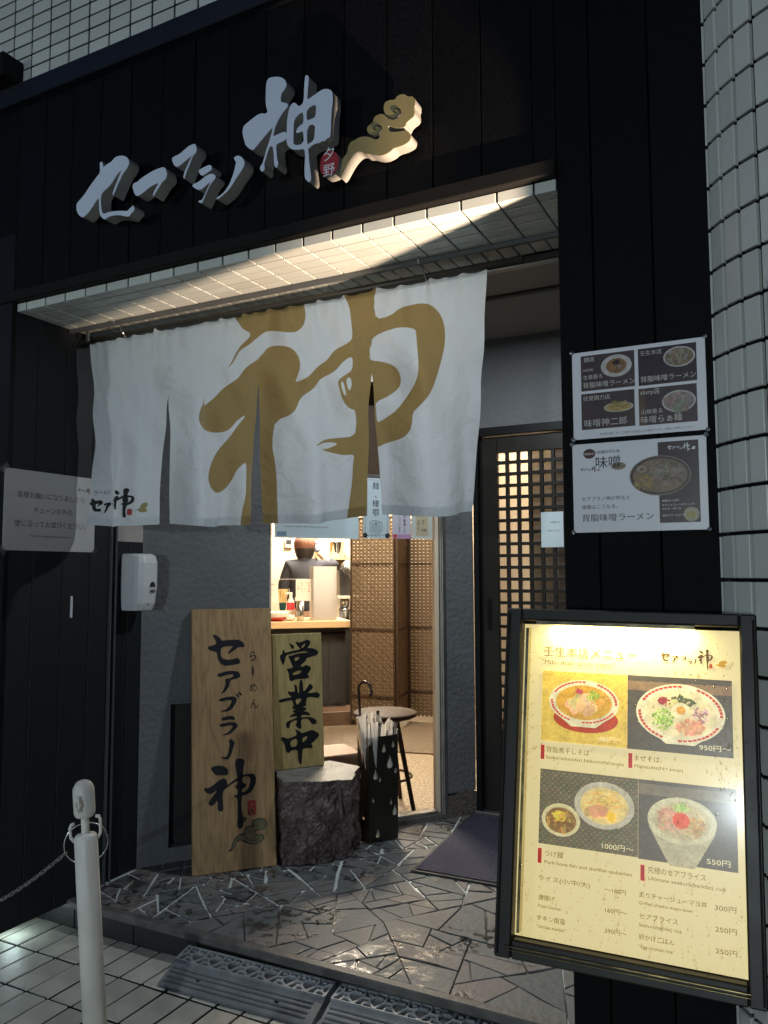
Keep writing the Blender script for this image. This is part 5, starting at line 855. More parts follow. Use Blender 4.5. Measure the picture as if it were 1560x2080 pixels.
umbrella(.052, -.050, (.05, .08), .385, 'clear vinyl umbrella folded in the stand, nearest the crook handle', 1)
umbrella(.100, -.058, (.02, -.02), .345, 'clear vinyl umbrella folded at the right side of the stand', 4)
umbrella(.118, -.070, (-.03, -.06), .318, 'clear vinyl umbrella folded lowest and farthest right in the stand', 9)
cu = thing('crook_umbrella', 'umbrella with a dark brown crook handle rising above the stand', 'umbrella')
hx, hy = .600, 1.455
pts = [(.640, 1.462, .13), (hx - .012, hy, .62), (hx - .022, hy, .770)] + [(hx - .022 + .036 - .036 * math.cos(a), hy - .004, .778 + .040 * math.sin(a)) for a in [PI * k / 12 for k in range(1, 13)]] + [(hx + .050, hy - .004, .762), (hx + .040, hy - .004, .752)]
G().tube(pts, [.004, .0065] + [.0068] * (len(pts) - 2), 10).build('crook_handle', pm('dark_lacquer', (.030, .013, .012), .25, .2, 20), cu, smooth=True)
G().lathe([(.004, 0), (.018, .05), (.020, .30), (.006, .36)], 12, (.628, 1.46, .20)).build('canopy', 'plastic_dark', cu, smooth=True)
# ---- floor mat
mt = thing('door_mat', 'dark blue ribbed carpet mat in front of the lattice door', 'mat')
q = [(.992, 1.152), (1.66, 1.168), (1.60, 2.00), (.945, 1.99)]
G().prism([q], .101, .106).build('rubber_edge', 'carpet_edge', mt)
ins = [(q[0][0] + .014, q[0][1] + .016), (q[1][0] - .014, q[1][1] + .016), (q[2][0] - .014, q[2][1] - .014), (q[3][0] + .014, q[3][1] - .014)]
NX, NY = 150, 190; vs = []
rib = random.Random(5)
for j in range(NY + 1):
    for i in range(NX + 1):
        u, v = i / NX, j / NY; p = [(ins[0][c] * (1 - u) + ins[1][c] * u) * (1 - v) + (ins[3][c] * (1 - u) + ins[2][c] * u) * v for c in (0, 1)]
        cell = (int(u * 30) + int(v * 38)) % 2; h = .5 + .5 * math.sin((u * 75 if cell else v * 95) * 2 * PI)
        vs.append((p[0], p[1], .1072 + .0048 * h + .0006 * rib.random()))
fs = [(j * (NX + 1) + i, j * (NX + 1) + i + 1, (j + 1) * (NX + 1) + i + 1, (j + 1) * (NX + 1) + i) for j in range(NY) for i in range(NX)]
g = G(); g.add(vs, fs); g.build('pile', 'carpet', mt)
# ---- rubber ramps
def ramp(x0, y0, lab, yaw):
    t = thing('rubber_ramp', lab, 'ramp', Matrix.Translation((x0, y0, 0)) @ Matrix.Rotation(yaw, 4, 'Z'), 'rubber kerb ramps')
    Wd, Dp, H = .575, .158, .060; NX, NY = 190, 54
    # maze relief strokes in one repeat of .072 m, on the upper half
    seg = []
    P = .072
    for k in range(-1, 10):
        ox = k * P
        seg += [((ox, .088), (ox + .020, .118)), ((ox + .020, .118), (ox + .020, .152)), ((ox + .020, .120), (ox + .044, .120)), ((ox + .044, .120), (ox + .050, .104)), ((ox + .050, .104), (ox + .072, .088 + .0)), ((ox + .030, .088), (ox + .034, .104)), ((ox + .034, .104), (ox + .050, .104)), ((ox + .044, .120), (ox + .058, .134)), ((ox + .058, .134), (ox + .058, .152)), ((ox + .058, .134), (ox + .080, .134)), ((ox + .036, .138), (ox + .044, .138))]
    seg += [((0, .086), (Wd, .086)), ((0, .153), (Wd, .153)), ((.003, .08), (.003, .155)), ((Wd - .003, .08), (Wd - .003, .155))]
    X, Y = np.meshgrid(np.linspace(0, Wd, NX + 1), np.linspace(0, Dp, NY + 1)); dm = np.full(X.shape, 9.)
    for (ax, ay), (bx, by) in seg:
        ex, ey = bx - ax, by - ay; L2 = ex * ex + ey * ey + 1e-12; tt = np.clip(((X - ax) * ex + (Y - ay) * ey) / L2, 0, 1); dm = np.minimum(dm, np.hypot(X - ax - tt * ex, Y - ay - tt * ey))
    base_ = .010 + (H - .010) * np.clip(Y / .085, 0, 1) ** .9 * .72 + np.clip((Y - .085) / .07, 0, 1) * H * .22
    rel = np.where(Y > .082, .0080 * np.clip((.0062 - dm) / .0022, 0, 1), 0)
    gro = np.zeros(X.shape)
    for gy_ in (.016, .032, .048, .064): gro = np.where((np.abs(Y - gy_) < .0030) & (X > .012) & (X < Wd - .03), -.005, gro)
    for hx_ in (.13, .43): gro = np.where(np.hypot(X - hx_, Y - .045) < .0075, -.014, gro)
    Zz = base_ + rel + gro
    v_ = np.stack([X.ravel(), Y.ravel(), Zz.ravel()], 1); idx = np.arange(X.size).reshape(X.shape)
    fs = [tuple(int(c) for c in f) for f in np.stack([idx[:-1, :-1].ravel(), idx[:-1, 1:].ravel(), idx[1:, 1:].ravel(), idx[1:, :-1].ravel()], 1)]
    g = G(); g.add([tuple(map(float, r)) for r in v_], fs)
    b0 = list(idx[0]); n0 = len(g.v)
    def skirt(ids):
        o = len(g.v); g.v += [(g.v[i][0], g.v[i][1], .001) for i in ids]
        for k in range(len(ids) - 1): g.f.append((o + k, o + k + 1, int(ids[k + 1]), int(ids[k]))); g.c.append((1, 1, 1))
    skirt([int(i) for i in idx[0]]); skirt([int(i) for i in idx[::-1, 0]]); skirt([int(i) for i in idx[:, -1]]); skirt([int(i) for i in idx[-1, ::-1]])
    o = g.build('body', 'rubber', t); wv_ = np.where(Y > .082, np.clip((.0062 - dm) / .0022, 0, 1), np.where(gro < 0, 0., .62))  # tone follows the relief: ribs lightest, recesses and grooves darkest
    aa = o.data.attributes.new('relief_tone', 'FLOAT', 'POINT'); vals = np.full(len(o.data.vertices), .3, np.float32); vals[:wv_.size] = wv_.ravel(); aa.data.foreach_set('value', vals)
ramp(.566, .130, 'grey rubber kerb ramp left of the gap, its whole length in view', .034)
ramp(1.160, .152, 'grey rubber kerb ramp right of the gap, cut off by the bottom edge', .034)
# ---- bollard
ax = (Vector((.693, -.300, .63)) - Vector((.762, -.302, 0))).normalized()
BM = frame((.762, -.302, 0), ax.orthogonal(), (0, 0, 1)); u_ = Vector((0, -1, 0)); 
xx = Vector((1, 0, 0)); xx = (xx - ax * xx.dot(ax)).normalized(); yy = ax.cross(xx)
BM = Matrix(((xx.x, yy.x, ax.x, .762), (xx.y, yy.y, ax.y, -.302), (xx.z, yy.z, ax.z, .0), (0, 0, 0, 1))) @ Matrix.Diagonal((.80, .80, 1, 1))
bo = thing('white_bollard', 'worn white post with a capsule shaped top and a steel ring', 'bollard', BM)
G().lathe([(.0385, 0), (.0385, .615), (.036, .624), (.030, .629), (.012, .631)], 32).build('post', 'bollard', bo, smooth=True)
G().lathe([(.0135, .625), (.0135, .672)], 18).build('neck', 'bollard', bo, smooth=True)
pr_ = [(.0001, .670), (.016, .671)] + [(.0355 - .014 * (1 - math.sin(q_)), .692 - .020 * math.cos(q_)) for q_ in [PI / 2 * k / 5 for k in range(1, 6)]] + [(.0362, .738)] + [(.0362 * math.cos(q_) ** .8, .740 + .033 * math.sin(q_)) for q_ in [PI / 2 * k / 8 for k in range(1, 8)]] + [(.0001, .7735)]
G().lathe(pr_, 32, caps=False).build('cap', 'cap_paint', bo, smooth=True)
for s_, hh in ((-1, .660), (1, .672)):
    g = G(); g.tube([(s_ * .026, s_ * .026, .612), (s_ * .034, s_ * .034, .625), (s_ * .035, s_ * .035, hh - .012), (s_ * .032, s_ * .032, hh - .003), (s_ * .024, s_ * .024, hh)], [.0052, .0052, .0052, .0052, .0045], 10); g.build('hook', 'bollard', bo, smooth=True)
RG = Vector((.655, -.262, .583)); d1 = Vector((.68, .73, 0)).normalized(); d2 = Vector((0, 0, 1))
rgt = thing('steel_ring', 'thin steel ring hanging round the top of the bollard', 'ring')
G().tube([RG + d1 * .058 * math.cos(a) + d2 * .056 * math.sin(a) + Vector((.02, -.03, 0)) * 0 for a in [2 * PI * k / 40 for k in range(40)]], .0022, 8, closed=True).build('ring', 'steel', rgt, smooth=True)
chn = thing('steel_chain', 'grey steel chain sagging from the bollard ring to the left', 'chain')
lm = G().tube([(.0045 * math.cos(a), 0, .0 + (.0075 if math.sin(a) > 0 else -.0075) + .0045 * math.sin(a)) for a in [2 * PI * k / 12 for k in range(12)]], .0017, 6, closed=True).mesh('link', 'alu', True)
c0, c1 = Vector((.618, -.300, .562)), Vector((-1.18, -.30, .56)); nL = 112; prev = None
for k in range(nL):
    def cp(t): p = c0.lerp(c1, t); p.z -= 1.4 * t * (1 - t); return p
    a, b = cp(k / nL), cp((k + 1) / nL); d = (b - a); 
    if (a + b).x / 2 < .15: continue
    qd = d.to_track_quat('Z', 'Y').to_matrix().to_4x4()
    place('link', lm, chn, Matrix.Translation((a + b) / 2) @ qd @ Matrix.Rotation(PI / 2 * (k % 2) + .3, 4, 'Z'))
# ---- left notice
nl = thing('queue_notice', 'laminated landscape notice taped on the black side wall, left of the curtain', 'notice', frame((-.049, -.030, 1.424), (0, 1, 0), (0, .002, 1)))
G().box(0, .418, 0, .297, 0, .0015).build('sheet', 'paper_dull', nl, bevel=.0005)
g = G(); text(g, '皆様お揃いになりましたら', .209, .196, .0265, .0022, 'c', .98); text(g, 'チェーンの外の', .215, .142, .026, .0022, 'c'); text(g, '壁に沿ってお並びください。', .209, .090, .0265, .0022, 'c'); text(g, 'Please line up along the wall outside the chain', .209, .052, .010, .0022, 'c'); g.build('lettering', 'ink_grey', nl)
def logo(parent, x0, y0, wdt, z, mats=('ink', 'red_label', 'sign_gold'), pr=True, nm='logo'):
    xs_ = [q[0] / 1e4 for pl in D['logo_black'] + D['logo_gold'] for lp in pl for q in lp]; ys_ = [q[1] / 1e4 for pl in D['logo_black'] for lp in pl for q in lp]
    xa, ya = min(xs_), min(ys_); s_ = wdt / (max(xs_) - xa)
    f = lambda p: (x0 + (p[0] - xa) * s_, y0 + (p[1] - ya) * s_)
    g = G()
    for poly in shape('logo_black', 1, f): g.prism(poly, z, z, False)
    if pr: text(g, 'ラーメン', x0 + .004 * s_, y0 + .088 * s_, .017 * s_, z)
    g.build(nm, mats[0], parent)
    g = G(); [g.prism(poly, z, z, False) for poly in shape('logo_red', 1, f)]; g.build('logo_seal', mats[1], parent)
    g = G(); [g.prism(poly, z, z, False) for poly in shape('logo_gold', 1, f)]; g.build('logo_cloud', mats[2], parent)
logo(nl, .330, .232, .075, .0022)
g = G()
for x, y in ((0, .297), (.418, .297), (0, 0), (.418, 0)): g.T = TR(x, y, .0018) @ Matrix.Rotation(.8 if (x > 0) == (y > 0) else -.8, 4, 'Z'); g.rect(-.010, .010, -.020, .020, 0)
g.T = None; g.build('tape', glass('clear_tape', (.97, .97, .97), 1.5, .1, milk=.12), nl)
n2 = thing('small_notice', 'small pinkish notice half hidden by the curtain, above the white dispenser', 'notice', frame((-.0605, .512, 1.474), (0, 1, 0), (0, 0, 1)))
G().box(0, .165, 0, .21, -.0005, .0012).build('sheet', pm('pinkish_paper', (.40, .36, .34), .5, .08, 9), n2)
g = G(); text(g, '手指消毒にご協力ください', .082, .14, .011, .0018, 'c'); g.build('lettering', 'ink_grey', n2)
# ---- dispenser
ds = thing('soap_dispenser', 'white automatic sanitiser dispenser fixed on the black side wall', 'dispenser', frame((-.060, .545, 1.184), (0, 1, 0), (0, 0, 1)))
bm = bmesh.new()
secs = [(0, .100, .092), (.03, .108, .104), (.10, .114, .112), (.20, .113, .112), (.228, .108, .104), (.238, .094, .090)]
rowsv = []
for y, wv, dv in secs:
    x0, x1 = .057 - wv / 2, .057 + wv / 2; c = .022
    pts = [(x0, y, 0), (x0, y, dv - c * 1.6), (x0 + c * .25, y, dv - c * .75), (x0 + c, y, dv - .002), (x0 + c * 1.6, y, dv), (x1 - c, y, dv), (x1 - c * .25, y, dv - c * .4), (x1, y, dv - c), (x1, y, 0)]
    rowsv.append([bm.verts.new(p) for p in pts])
for a, b in zip(rowsv, rowsv[1:]):
    for i in range(8): bm.faces.new((a[i], a[i + 1], b[i + 1], b[i]))
bm.faces.new(rowsv[0][::-1]); bm.faces.new(rowsv[-1]); bmesh.ops.recalc_face_normals(bm, faces=bm.faces)
me = bpy.data.meshes.new('housing'); bm.to_mesh(me); bm.free(); me.materials.append(M['plastic_white']); o = place('housing', me, ds)
bv = o.modifiers.new('bevel', 'BEVEL'); bv.width = .003; bv.segments = 2; bv.angle_limit = .5
g = G(); g.prism([[(.070 + .016 * math.cos(a), .098 + .022 * math.sin(a)) for a in [PI * k / 12 for k in range(13)]]], .108, .1135); g.build('level_window', 'plastic_dark', ds)
g = G(); g.tube([(.072 + .016 * math.cos(a), .081 + .0055 * math.sin(a), .1130) for a in [2 * PI * k / 20 for k in range(20)]], .0011, 5, closed=True); g.rect(.062, .082, .079, .083, .1132); g.build('badge', 'ink', ds)
g = G(); g.disc(.046, .026, .004, .004, .1112, 14); g.build('sensor', 'plastic_dark', ds)
# ---- laminated posters on the right pillar
def blob(g, cx, cy, rx, ry, n, cols, s0, s1, z, seed, elong=2.5, rng=None):
    r_ = random.Random(seed)
    for _ in range(n):
        a = r_.random() * 2 * PI; q = math.sqrt(r_.random()) * .95; x = cx + rx * q * math.cos(a); y = cy + ry * q * math.sin(a)
        s_ = r_.uniform(s0, s1); g.cur = tuple(c * r_.uniform(.8, 1.15) for c in r_.choice(cols)); g.disc(x, y, s_ * r_.uniform(1, elong), s_, z + r_.random() * .0004, 7, r_.random() * PI)
def noodles(g, cx, cy, rx, ry, n, cols, wd_, z, seed):
    r_ = random.Random(seed)
    for _ in range(n):
        a = r_.random() * 2 * PI; q = r_.random() * .8; x = cx + rx * q * math.cos(a); y = cy + ry * q * math.sin(a); b = r_.uniform(-.7, .7); L = rx * r_.uniform(.3, .6)
        pts = [(x + L * (t - .5) * math.cos(b) + wd_ * 2 * math.sin(t * 7 + a), y + L * .7 * (t - .5) * math.sin(b) + wd_ * 2 * math.cos(t * 6 + a)) for t in [k / 6 for k in range(7)]]
        g.cur = tuple(c * r_.uniform(.8, 1.15) for c in r_.choice(cols)); zz = z + r_.random() * .0004
        vs = []; 
        for (px, py) in pts: vs += [(px, py - wd_ / 2, zz), (px, py + wd_ / 2, zz)]
        g.add(vs, [(2 * k, 2 * k + 2, 2 * k + 3, 2 * k + 1) for k in range(6)])
YEL = (.78, .58, .18); GRN = (.22, .45, .07); PNK = (.72, .36, .24); CRM = (.85, .75, .52); BRN = (.42, .20, .06); WHT = (.85, .80, .72); RED = (.62, .06, .04); PUR = (.50, .22, .30)
po = thing('four_bowl_poster', 'laminated sheet with four noodle bowls on brown panels, upper of the two on the pillar', 'poster', YF(1.9895, -.004, 1.6585))
G().box(0, .3040, 0, .2145, 0, .002).build('sheet', 'paper', po, bevel=.0006)
g = G(); g.cur = (.085, .042, .030); Z0 = .0024
Bx = lambda x: x - 1.9895
By = lambda y: y - 1.6585
for (x0, x1, y0, y1, c) in ((2.0108, 2.1372, 1.7758, 1.8628, (.10, .060, .045)), (2.1455, 2.2745, 1.7745, 1.8628, (.050, .024, .022)), (2.0100, 2.1352, 1.6813, 1.7690, (.095, .055, .038)), (2.1445, 2.2728, 1.6800, 1.7675, (.085, .042, .030))):
    g.cur = c; g.rect(Bx(x0), Bx(x1), By(y0), By(y1), Z0)
g.cur = (.16, .085, .04); g.rect(Bx(2.1445), Bx(2.160), By(1.6800), By(1.7675), Z0 + .0001)
for (cx, cy, rx, ry, inn, k) in ((2.095, 1.830, .0360, .0270, BRN, 0), (2.237, 1.834, .0350, .0240, (.35, .25, .12), 1), (2.098, 1.7300, .0345, .0120, YEL, 2), (2.2335, 1.7300, .0370, .0255, (.40, .30, .24), 3)):
    g.cur = WHT; g.disc(Bx(cx), By(cy), rx, ry, Z0 + .0003); g.cur = inn; g.disc(Bx(cx), By(cy), rx * (.66 if k == 0 else .88), ry * (.68 if k == 0 else .86), Z0 + .0005)
    if k == 0: blob(g, Bx(cx), By(cy), .018, .014, 30, [(.55, .36, .26), BRN], .002, .005, Z0 + .0007, 1); blob(g, Bx(cx), By(cy) + .009, .007, .006, 20, [(.05, .03, .02)], .001, .003, Z0 + .0012, 2)
    if k == 1: blob(g, Bx(cx), By(cy), .028, .018, 60, [(.45, .36, .2), (.30, .2, .12), (.55, .5, .38)], .0015, .004, Z0 + .0007, 3)
    if k == 2: noodles(g, Bx(cx), By(cy) + .004, .026, .014, 70, [YEL, (.55, .36, .1), (.3, .18, .06)], .0012, Z0 + .0007, 4)
    if k == 3: blob(g, Bx(cx), By(cy), .029, .019, 40, [(.55, .45, .4), (.45, .35, .3)], .003, .007, Z0 + .0007, 5)
g.build('bowl_pictures', 'print', po, col=True)
g = G(); zt = .0040
text(g, '錦店', Bx(2.019), By(1.8475), .013, zt); text(g, 'nishiki', Bx(2.0165), By(1.824), .010, zt); text(g, '生姜香る', Bx(2.0165), By(1.8045), .012, zt); text(g, '背脂味噌ラーメン', Bx(2.0155), By(1.7835), .0155, zt)
text(g, '壬生本店', Bx(2.1505), By(1.8465), .0125, zt); text(g, '背脂味噌ラーメン', Bx(2.1505), By(1.7830), .0155, zt); text(g, '伏見剛力店', Bx(2.0150), By(1.7520), .0130, zt); text(g, '味噌神二郎', Bx(2.0170), By(1.6885), .0205, zt)
text(g, 'slurp店', Bx(2.1490), By(1.7530), .0150, zt); text(g, '山椒香る', Bx(2.1500), By(1.7070), .0125, zt); text(g, '味噌らぁ麺', Bx(2.1490), By(1.6860), .0185, zt)
g.build('white_lettering', pm('pale_print', (.62, .58, .52), .5), po)
g = G(); text(g, '本日限り麺・スープ大盛りは各店により異なります。店員にお尋ねください。', Bx(2.052), By(1.6655), .0062, .0026); g.build('small_print', 'ink_grey', po)
p2 = thing('miso_poster', 'laminated white sheet with one large noodle bowl, lower of the two on the pillar', 'poster', YF(1.9855, -.004, 1.4325))
G().box(0, .3035, 0, .2145, 0, .002).build('sheet', 'paper', p2, bevel=.0006)
Cx = lambda x: x - 1.9855
Cy = lambda y: y - 1.4325
g = G(); g.cur = (.065, .028, .024); g.rect(Cx(2.1840), Cx(2.2720), Cy(1.4503), Cy(1.6378), Z0); g.cur = (.14, .035, .018); g.disc(Cx(2.0263), Cy(1.6222), .0145, .0118, Z0)
g.cur = (.40, .30, .2); g.disc(Cx(2.094), Cy(1.5885), .017, .009, Z0)
g.cur = (.35, .28, .2); g.disc(Cx(2.1868), Cy(1.5604), .0680, .0465, Z0 + .0004, 40); g.cur = (.10, .06, .035); g.disc(Cx(2.1868), Cy(1.5604), .0655, .0440, Z0 + .0005, 40); g.cur = (.36, .25, .15); g.disc(Cx(2.1868), Cy(1.5604), .0600, .0395, Z0 + .0006, 40)
blob(g, Cx(2.152), Cy(1.546), .022, .018, 60, [(.62, .42, .13), (.5, .32, .1)], .0015, .0032, Z0 + .0008, 21, 1.3); blob(g, Cx(2.205), Cy(1.562), .034, .026, 70, [(.38, .27, .18), (.48, .38, .28), (.26, .17, .10)], .002, .006, Z0 + .0008, 22); noodles(g, Cx(2.184), Cy(1.572), .022, .024, 40, [(.66, .60, .48)], .0010, Z0 + .0013, 23)
blob(g, Cx(2.199), Cy(1.575), .010, .010, 30, [(.22, .33, .10), (.5, .5, .3)], .001, .002, Z0 + .0018, 24); g.cur = (.62, .55, .42); g.disc(Cx(2.147), Cy(1.577), .011, .008, Z0 + .0014); g.cur = (.42, .20, .07); g.disc(Cx(2.148), Cy(1.577), .006, .0045, Z0 + .0016)
g.cur = (.55, .50, .34); g.disc(Cx(2.2528), Cy(1.4685), .0168, .0165, Z0 + .0004, 32); g.cur = (.55, .42, .12); g.rect(Cx(2.243), Cx(2.261), Cy(1.460), Cy(1.474), Z0 + .0006)
g.build('bowl_pictures', 'print', p2, col=True)
g = G(); text(g, '4店舗合同企画', Cx(2.0425), Cy(1.6215), .0085, .0026); text(g, '味噌', Cx(2.041), Cy(1.5880), .031, .0032); text(g, 'セアブラノ神が作ると', Cx(2.006), Cy(1.5085), .0115, .0026); text(g, '味噌はこうなる。', Cx(2.006), Cy(1.4890), .0115, .0026); text(g, '背脂味噌ラーメン', Cx(2.0055), Cy(1.4600), .0195, .0026, sx=fitw('背脂味噌ラーメン', .165, .0195)); g.build('lettering', 'ink', p2)
logo(p2, Cx(2.0055), Cy(1.577), .0001 + .045, .0034, nm='logo', pr=False)
logo(p2, Cx(2.206), Cy(1.613), .060, .0034, ('paper', 'paper', 'paper'), False)
g = G(); text(g, '期間限定', Cx(2.0263), Cy(1.6195), .0058, .0028, 'c'); text(g, '価格は1,100円', Cx(2.190), Cy(1.499), .006, .0028); text(g, 'もやしとコーンをたっぷり', Cx(2.190), Cy(1.489), .006, .0028); text(g, 'のせた一杯です。', Cx(2.190), Cy(1.480), .006, .0028); text(g, '追加バターもどうぞ', Cx(2.190), Cy(1.465), .0058, .0028); g.build('white_lettering', 'paper', p2)
for (rt_, W_, H_) in ((po, .304, .2145), (p2, .3035, .2145)):
    for x, y in ((.0, .0), (W_, 0), (0, H_), (W_, H_)): G().lathe([(.0001, .0062), (.0028, .0058), (.0052, .004), (.0058, .001), (.0058, 0)][::-1], 14, (x, y, .002), caps=False).build('screw', 'chrome', rt_, smooth=True)

# ================================================================ MENU LIGHT BOX
TL, TR_, BL = Vector((1.937, -.251, 1.233)), Vector((2.356, -.224, 1.228)), Vector((1.935, -.354, .624))
MF = frame(BL, TR_ - TL, TL - BL)
ms = thing('menu_light_box', 'lit yellow menu board in a black frame on the right pillar', 'sign', MF)
Wm, Hm = .42, .612
g = G(); fr_ = .033
g.box(-fr_, 0, -fr_ - .004, Hm + .030, -.055, .030); g.box(Wm, Wm + fr_ - .003, -fr_ - .004, Hm + .030, -.055, .030); g.box(0, Wm, -fr_ - .004, -.002, -.055, .028); g.box(0, Wm, Hm + .006, Hm + .030, -.055, .030)
g.build('frame', 'frame_black', ms, bevel=.003)
for x in (-.028, Wm + .022): G().box(x, x + .004, -.03, Hm + .02, .030, .034).build('frame_bead', 'trim', ms, bevel=.001)
G().box(-.012, Wm + .004, -.0155, -.0125, .0285, .0335).build('lower_bead', 'amber', ms, bevel=.001)
G().box(-.012, Wm + .004, -.0215, -.0195, .0285, .0320).build('lower_bead', 'amber', ms, bevel=.0008)
G().box(0, Wm, 0, Hm, -.055, -.003).build('back_box', 'frame_black', ms)
g = G(); g.box(.03, .34, Hm - .002, Hm + .005, .0235, .027); g.box(.03, .34, Hm + .001, Hm + .005, .0, .0235); g.build('lamp_cover', 'amber', ms)
G().box(.008, .014, .01, Hm - .01, .0, .022).build('side_rail', 'amber', ms)
sh_ = G().rect(0, Wm, 0, Hm, -.001); sh_.c = [(.86, .80, .62)]; sh_.build('poster_sheet', 'print_lit', ms, col=True)
g = G(); z1 = .0002
def pic(x0, x1, y0, y1, c): g.cur = c; g.rect(x0, x1, y0, y1, z1)
pic(.041, .212, .375, .516, (.80, .60, .14)); pic(.2125, .4045, .374, .517, (.11, .095, .085)); pic(.042, .233, .176, .319, (.15, .135, .10)); pic(.2335, .408, .174, .319, (.125, .11, .105))
g.cur = (.30, .20, .14); g.rect(.2125, .4045, .488, .506, z1 + .0001); g.cur = (.22, .19, .17); g.rect(.2335, .408, .292, .312, z1 + .0001)
r_ = random.Random(2)
for i in range(34):      # woven place mat of the third picture
    for j in range(26):
        if (i + j) % 2: g.cur = tuple(c * r_.uniform(.8, 1.2) for c in (.24, .21, .15)); g.rect(.043 + i * .0056, .0475 + i * .0056, .177 + j * .0054, .1802 + j * .0054, z1 + .0001)
def bowl(cx, cy, rx, ry, rimc, soup, pattern=None, foot=None, under=None):
    if under: g.cur = under[0]; g.disc(cx + .004, cy - ry * .75, rx * .92, ry * .62, z1 + .0002, 36)
    if foot: g.cur = foot[0]; g.prism([[(cx - rx * .97, cy - ry * .35), (cx + rx * .97, cy - ry * .35), (cx + rx * foot[1], cy - ry * foot[2]), (cx - rx * foot[1], cy - ry * foot[2])]], z1 + .0003, z1 + .0003, False)
    g.cur = rimc; g.disc(cx, cy, rx, ry, z1 + .0004, 44)
    if pattern:
        for k in range(52):
            if k % 13 > 9: continue
            a = 2 * PI * k / 52; g.cur = pattern; g.add([(cx + rx * q_ * math.cos(a + s_), cy + ry * q_ * math.sin(a + s_), z1 + .0006) for q_, s_ in ((.95, -.052), (.95, .05), (.89, .045), (.88, -.05))], [(0, 1, 2, 3)])
    g.cur = tuple(c * .93 for c in rimc); g.disc(cx, cy, rx * .85, ry * .84, z1 + .0007, 40); g.cur = soup; g.disc(cx, cy - ry * .02, rx * .80, ry * .78, z1 + .0009, 40)
bowl(.1262, .457, .0700, .0440, (.88, .84, .72), (.72, .42, .07), RED, ((.85, .82, .7), .35, 1.12), ((.50, .06, .02),))
noodles(g, .126, .455, .05, .032, 60, [(.80, .55, .16), (.66, .38, .08)], .0022, z1 + .0011, 31); blob(g, .122, .450, .026, .016, 16, [(.86, .66, .42), (.80, .56, .34)], .007, .012, z1 + .0017, 32, 1.6); blob(g, .146, .470, .014, .010, 60, [GRN, (.45, .60, .12)], .001, .0022, z1 + .0023, 33, 1.4); blob(g, .118, .478, .008, .004, 24, [(.60, .10, .22)], .001, .002, z1 + .0024, 34)
bowl(.3105, .4485, .0815, .0560, (.90, .88, .78), (.86, .80, .60), RED, ((.84, .82, .74), .32, 1.04))
blob(g, .279, .436, .021, .021, 130, [(.36, .60, .12), (.55, .72, .25), GRN], .0011, .0024, z1 + .0013, 41, 1.7); blob(g, .316, .472, .022, .010, 80, [(.10, .14, .05), (.18, .20, .08)], .001, .0026, z1 + .0013, 42); blob(g, .283, .470, .012, .008, 40, [(.42, .05, .06)], .0012, .0026, z1 + .0014, 43)
blob(g, .330, .424, .026, .014, 60, [(.84, .46, .32), (.76, .36, .26)], .0025, .0045, z1 + .0013, 44, 1.5); blob(g, .348, .448, .015, .016, 70, [(.72, .48, .60), (.80, .66, .70), PUR], .0012, .0025, z1 + .0014, 45); blob(g, .298, .468, .010, .006, 20, [(.85, .76, .45)], .003, .005, z1 + .0014, 46)
g.cur = (.90, .86, .68); g.disc(.3125, .455, .0155, .0145, z1 + .0019, 24); g.cur = (.85, .42, .06); g.disc(.3125, .455, .0085, .0078, z1 + .0021, 20)
bowl(.0855, .225, .0380, .0310, (.72, .68, .50), (.30, .17, .05)); blob(g, .0855, .2225, .028, .020, 60, [(.42, .24, .06), (.28, .15, .05), (.55, .34, .12)], .0015, .004, z1 + .0011, 51); blob(g, .083, .232, .012, .010, 50, [(.78, .62, .08), (.70, .55, .10)], .001, .0026, z1 + .0017, 52)
bowl(.169, .262, .0575, .0440, (.56, .55, .55), (.80, .66, .34)); noodles(g, .169, .266, .042, .028, 70, [(.82, .66, .26), (.70, .52, .18)], .0018, z1 + .0011, 53); blob(g, .158, .250, .022, .010, 14, [(.80, .48, .34), (.72, .38, .26)], .006, .010, z1 + .0017, 54, 1.5); g.cur = (.90, .60, .04); g.disc(.183, .243, .0085, .010, z1 + .0023, 16)
bowl(.3120, .2510, .0615, .0420, (.66, .66, .56), (.60, .54, .40), None, ((.52, .50, .42), .36, 1.95)); blob(g, .287, .256, .017, .018, 70, [(.70, .42, .34), (.62, .32, .26)], .0015, .004, z1 + .0011, 55); blob(g, .335, .244, .018, .017, 90, [(.62, .44, .20), (.52, .34, .14)], .001, .003, z1 + .0012, 56); blob(g, .311, .275, .013, .008, 60, [(.40, .62, .18), (.60, .74, .38)], .0012, .0024, z1 + .0013, 57); blob(g, .30, .236, .030, .007, 40, [(.70, .46, .38), (.58, .40, .3)], .0015, .0035, z1 + .0013, 58)
g.cur = (.80, .10, .02); g.disc(.3110, .2520, .0150, .0145, z1 + .0021, 26)
g.cur = (.48, .02, .02)
for x, y in ((.0415, .338), (.2145, .338), (.0415, .139), (.2375, .136)): g.rect(x, x + .0075, y, y + .028, z1 + .0001)
g.build('food_pictures', 'photo_lit', ms, col=True)
g = G(); g.cur = (.18, .13, .06); zt = z1 + .0002
text(g, '壬生本店メニュー', .042, .5475, .0245, zt, sx=fitw('壬生本店メニュー', .188, .0245)); text(g, '"Mibu main store menu"', .039, .530, .0135, zt, sx=fitw('"Mibu main store menu"', .149, .0135))
text(g, '背脂煮干しそば', .053, .3535, .0125, zt); text(g, 'Seabura(backfat) Niboshi(fish)soba', .052, .340, .0088, zt, sx=fitw('Seabura(backfat) Niboshi(fish)soba', .154, .0088)); text(g, 'まぜそば', .226, .3535, .0125, zt); text(g, 'Mazesoba(No soup)', .226, .340, .0088, zt, sx=fitw('Mazesoba(No soup)', .089, .0088))
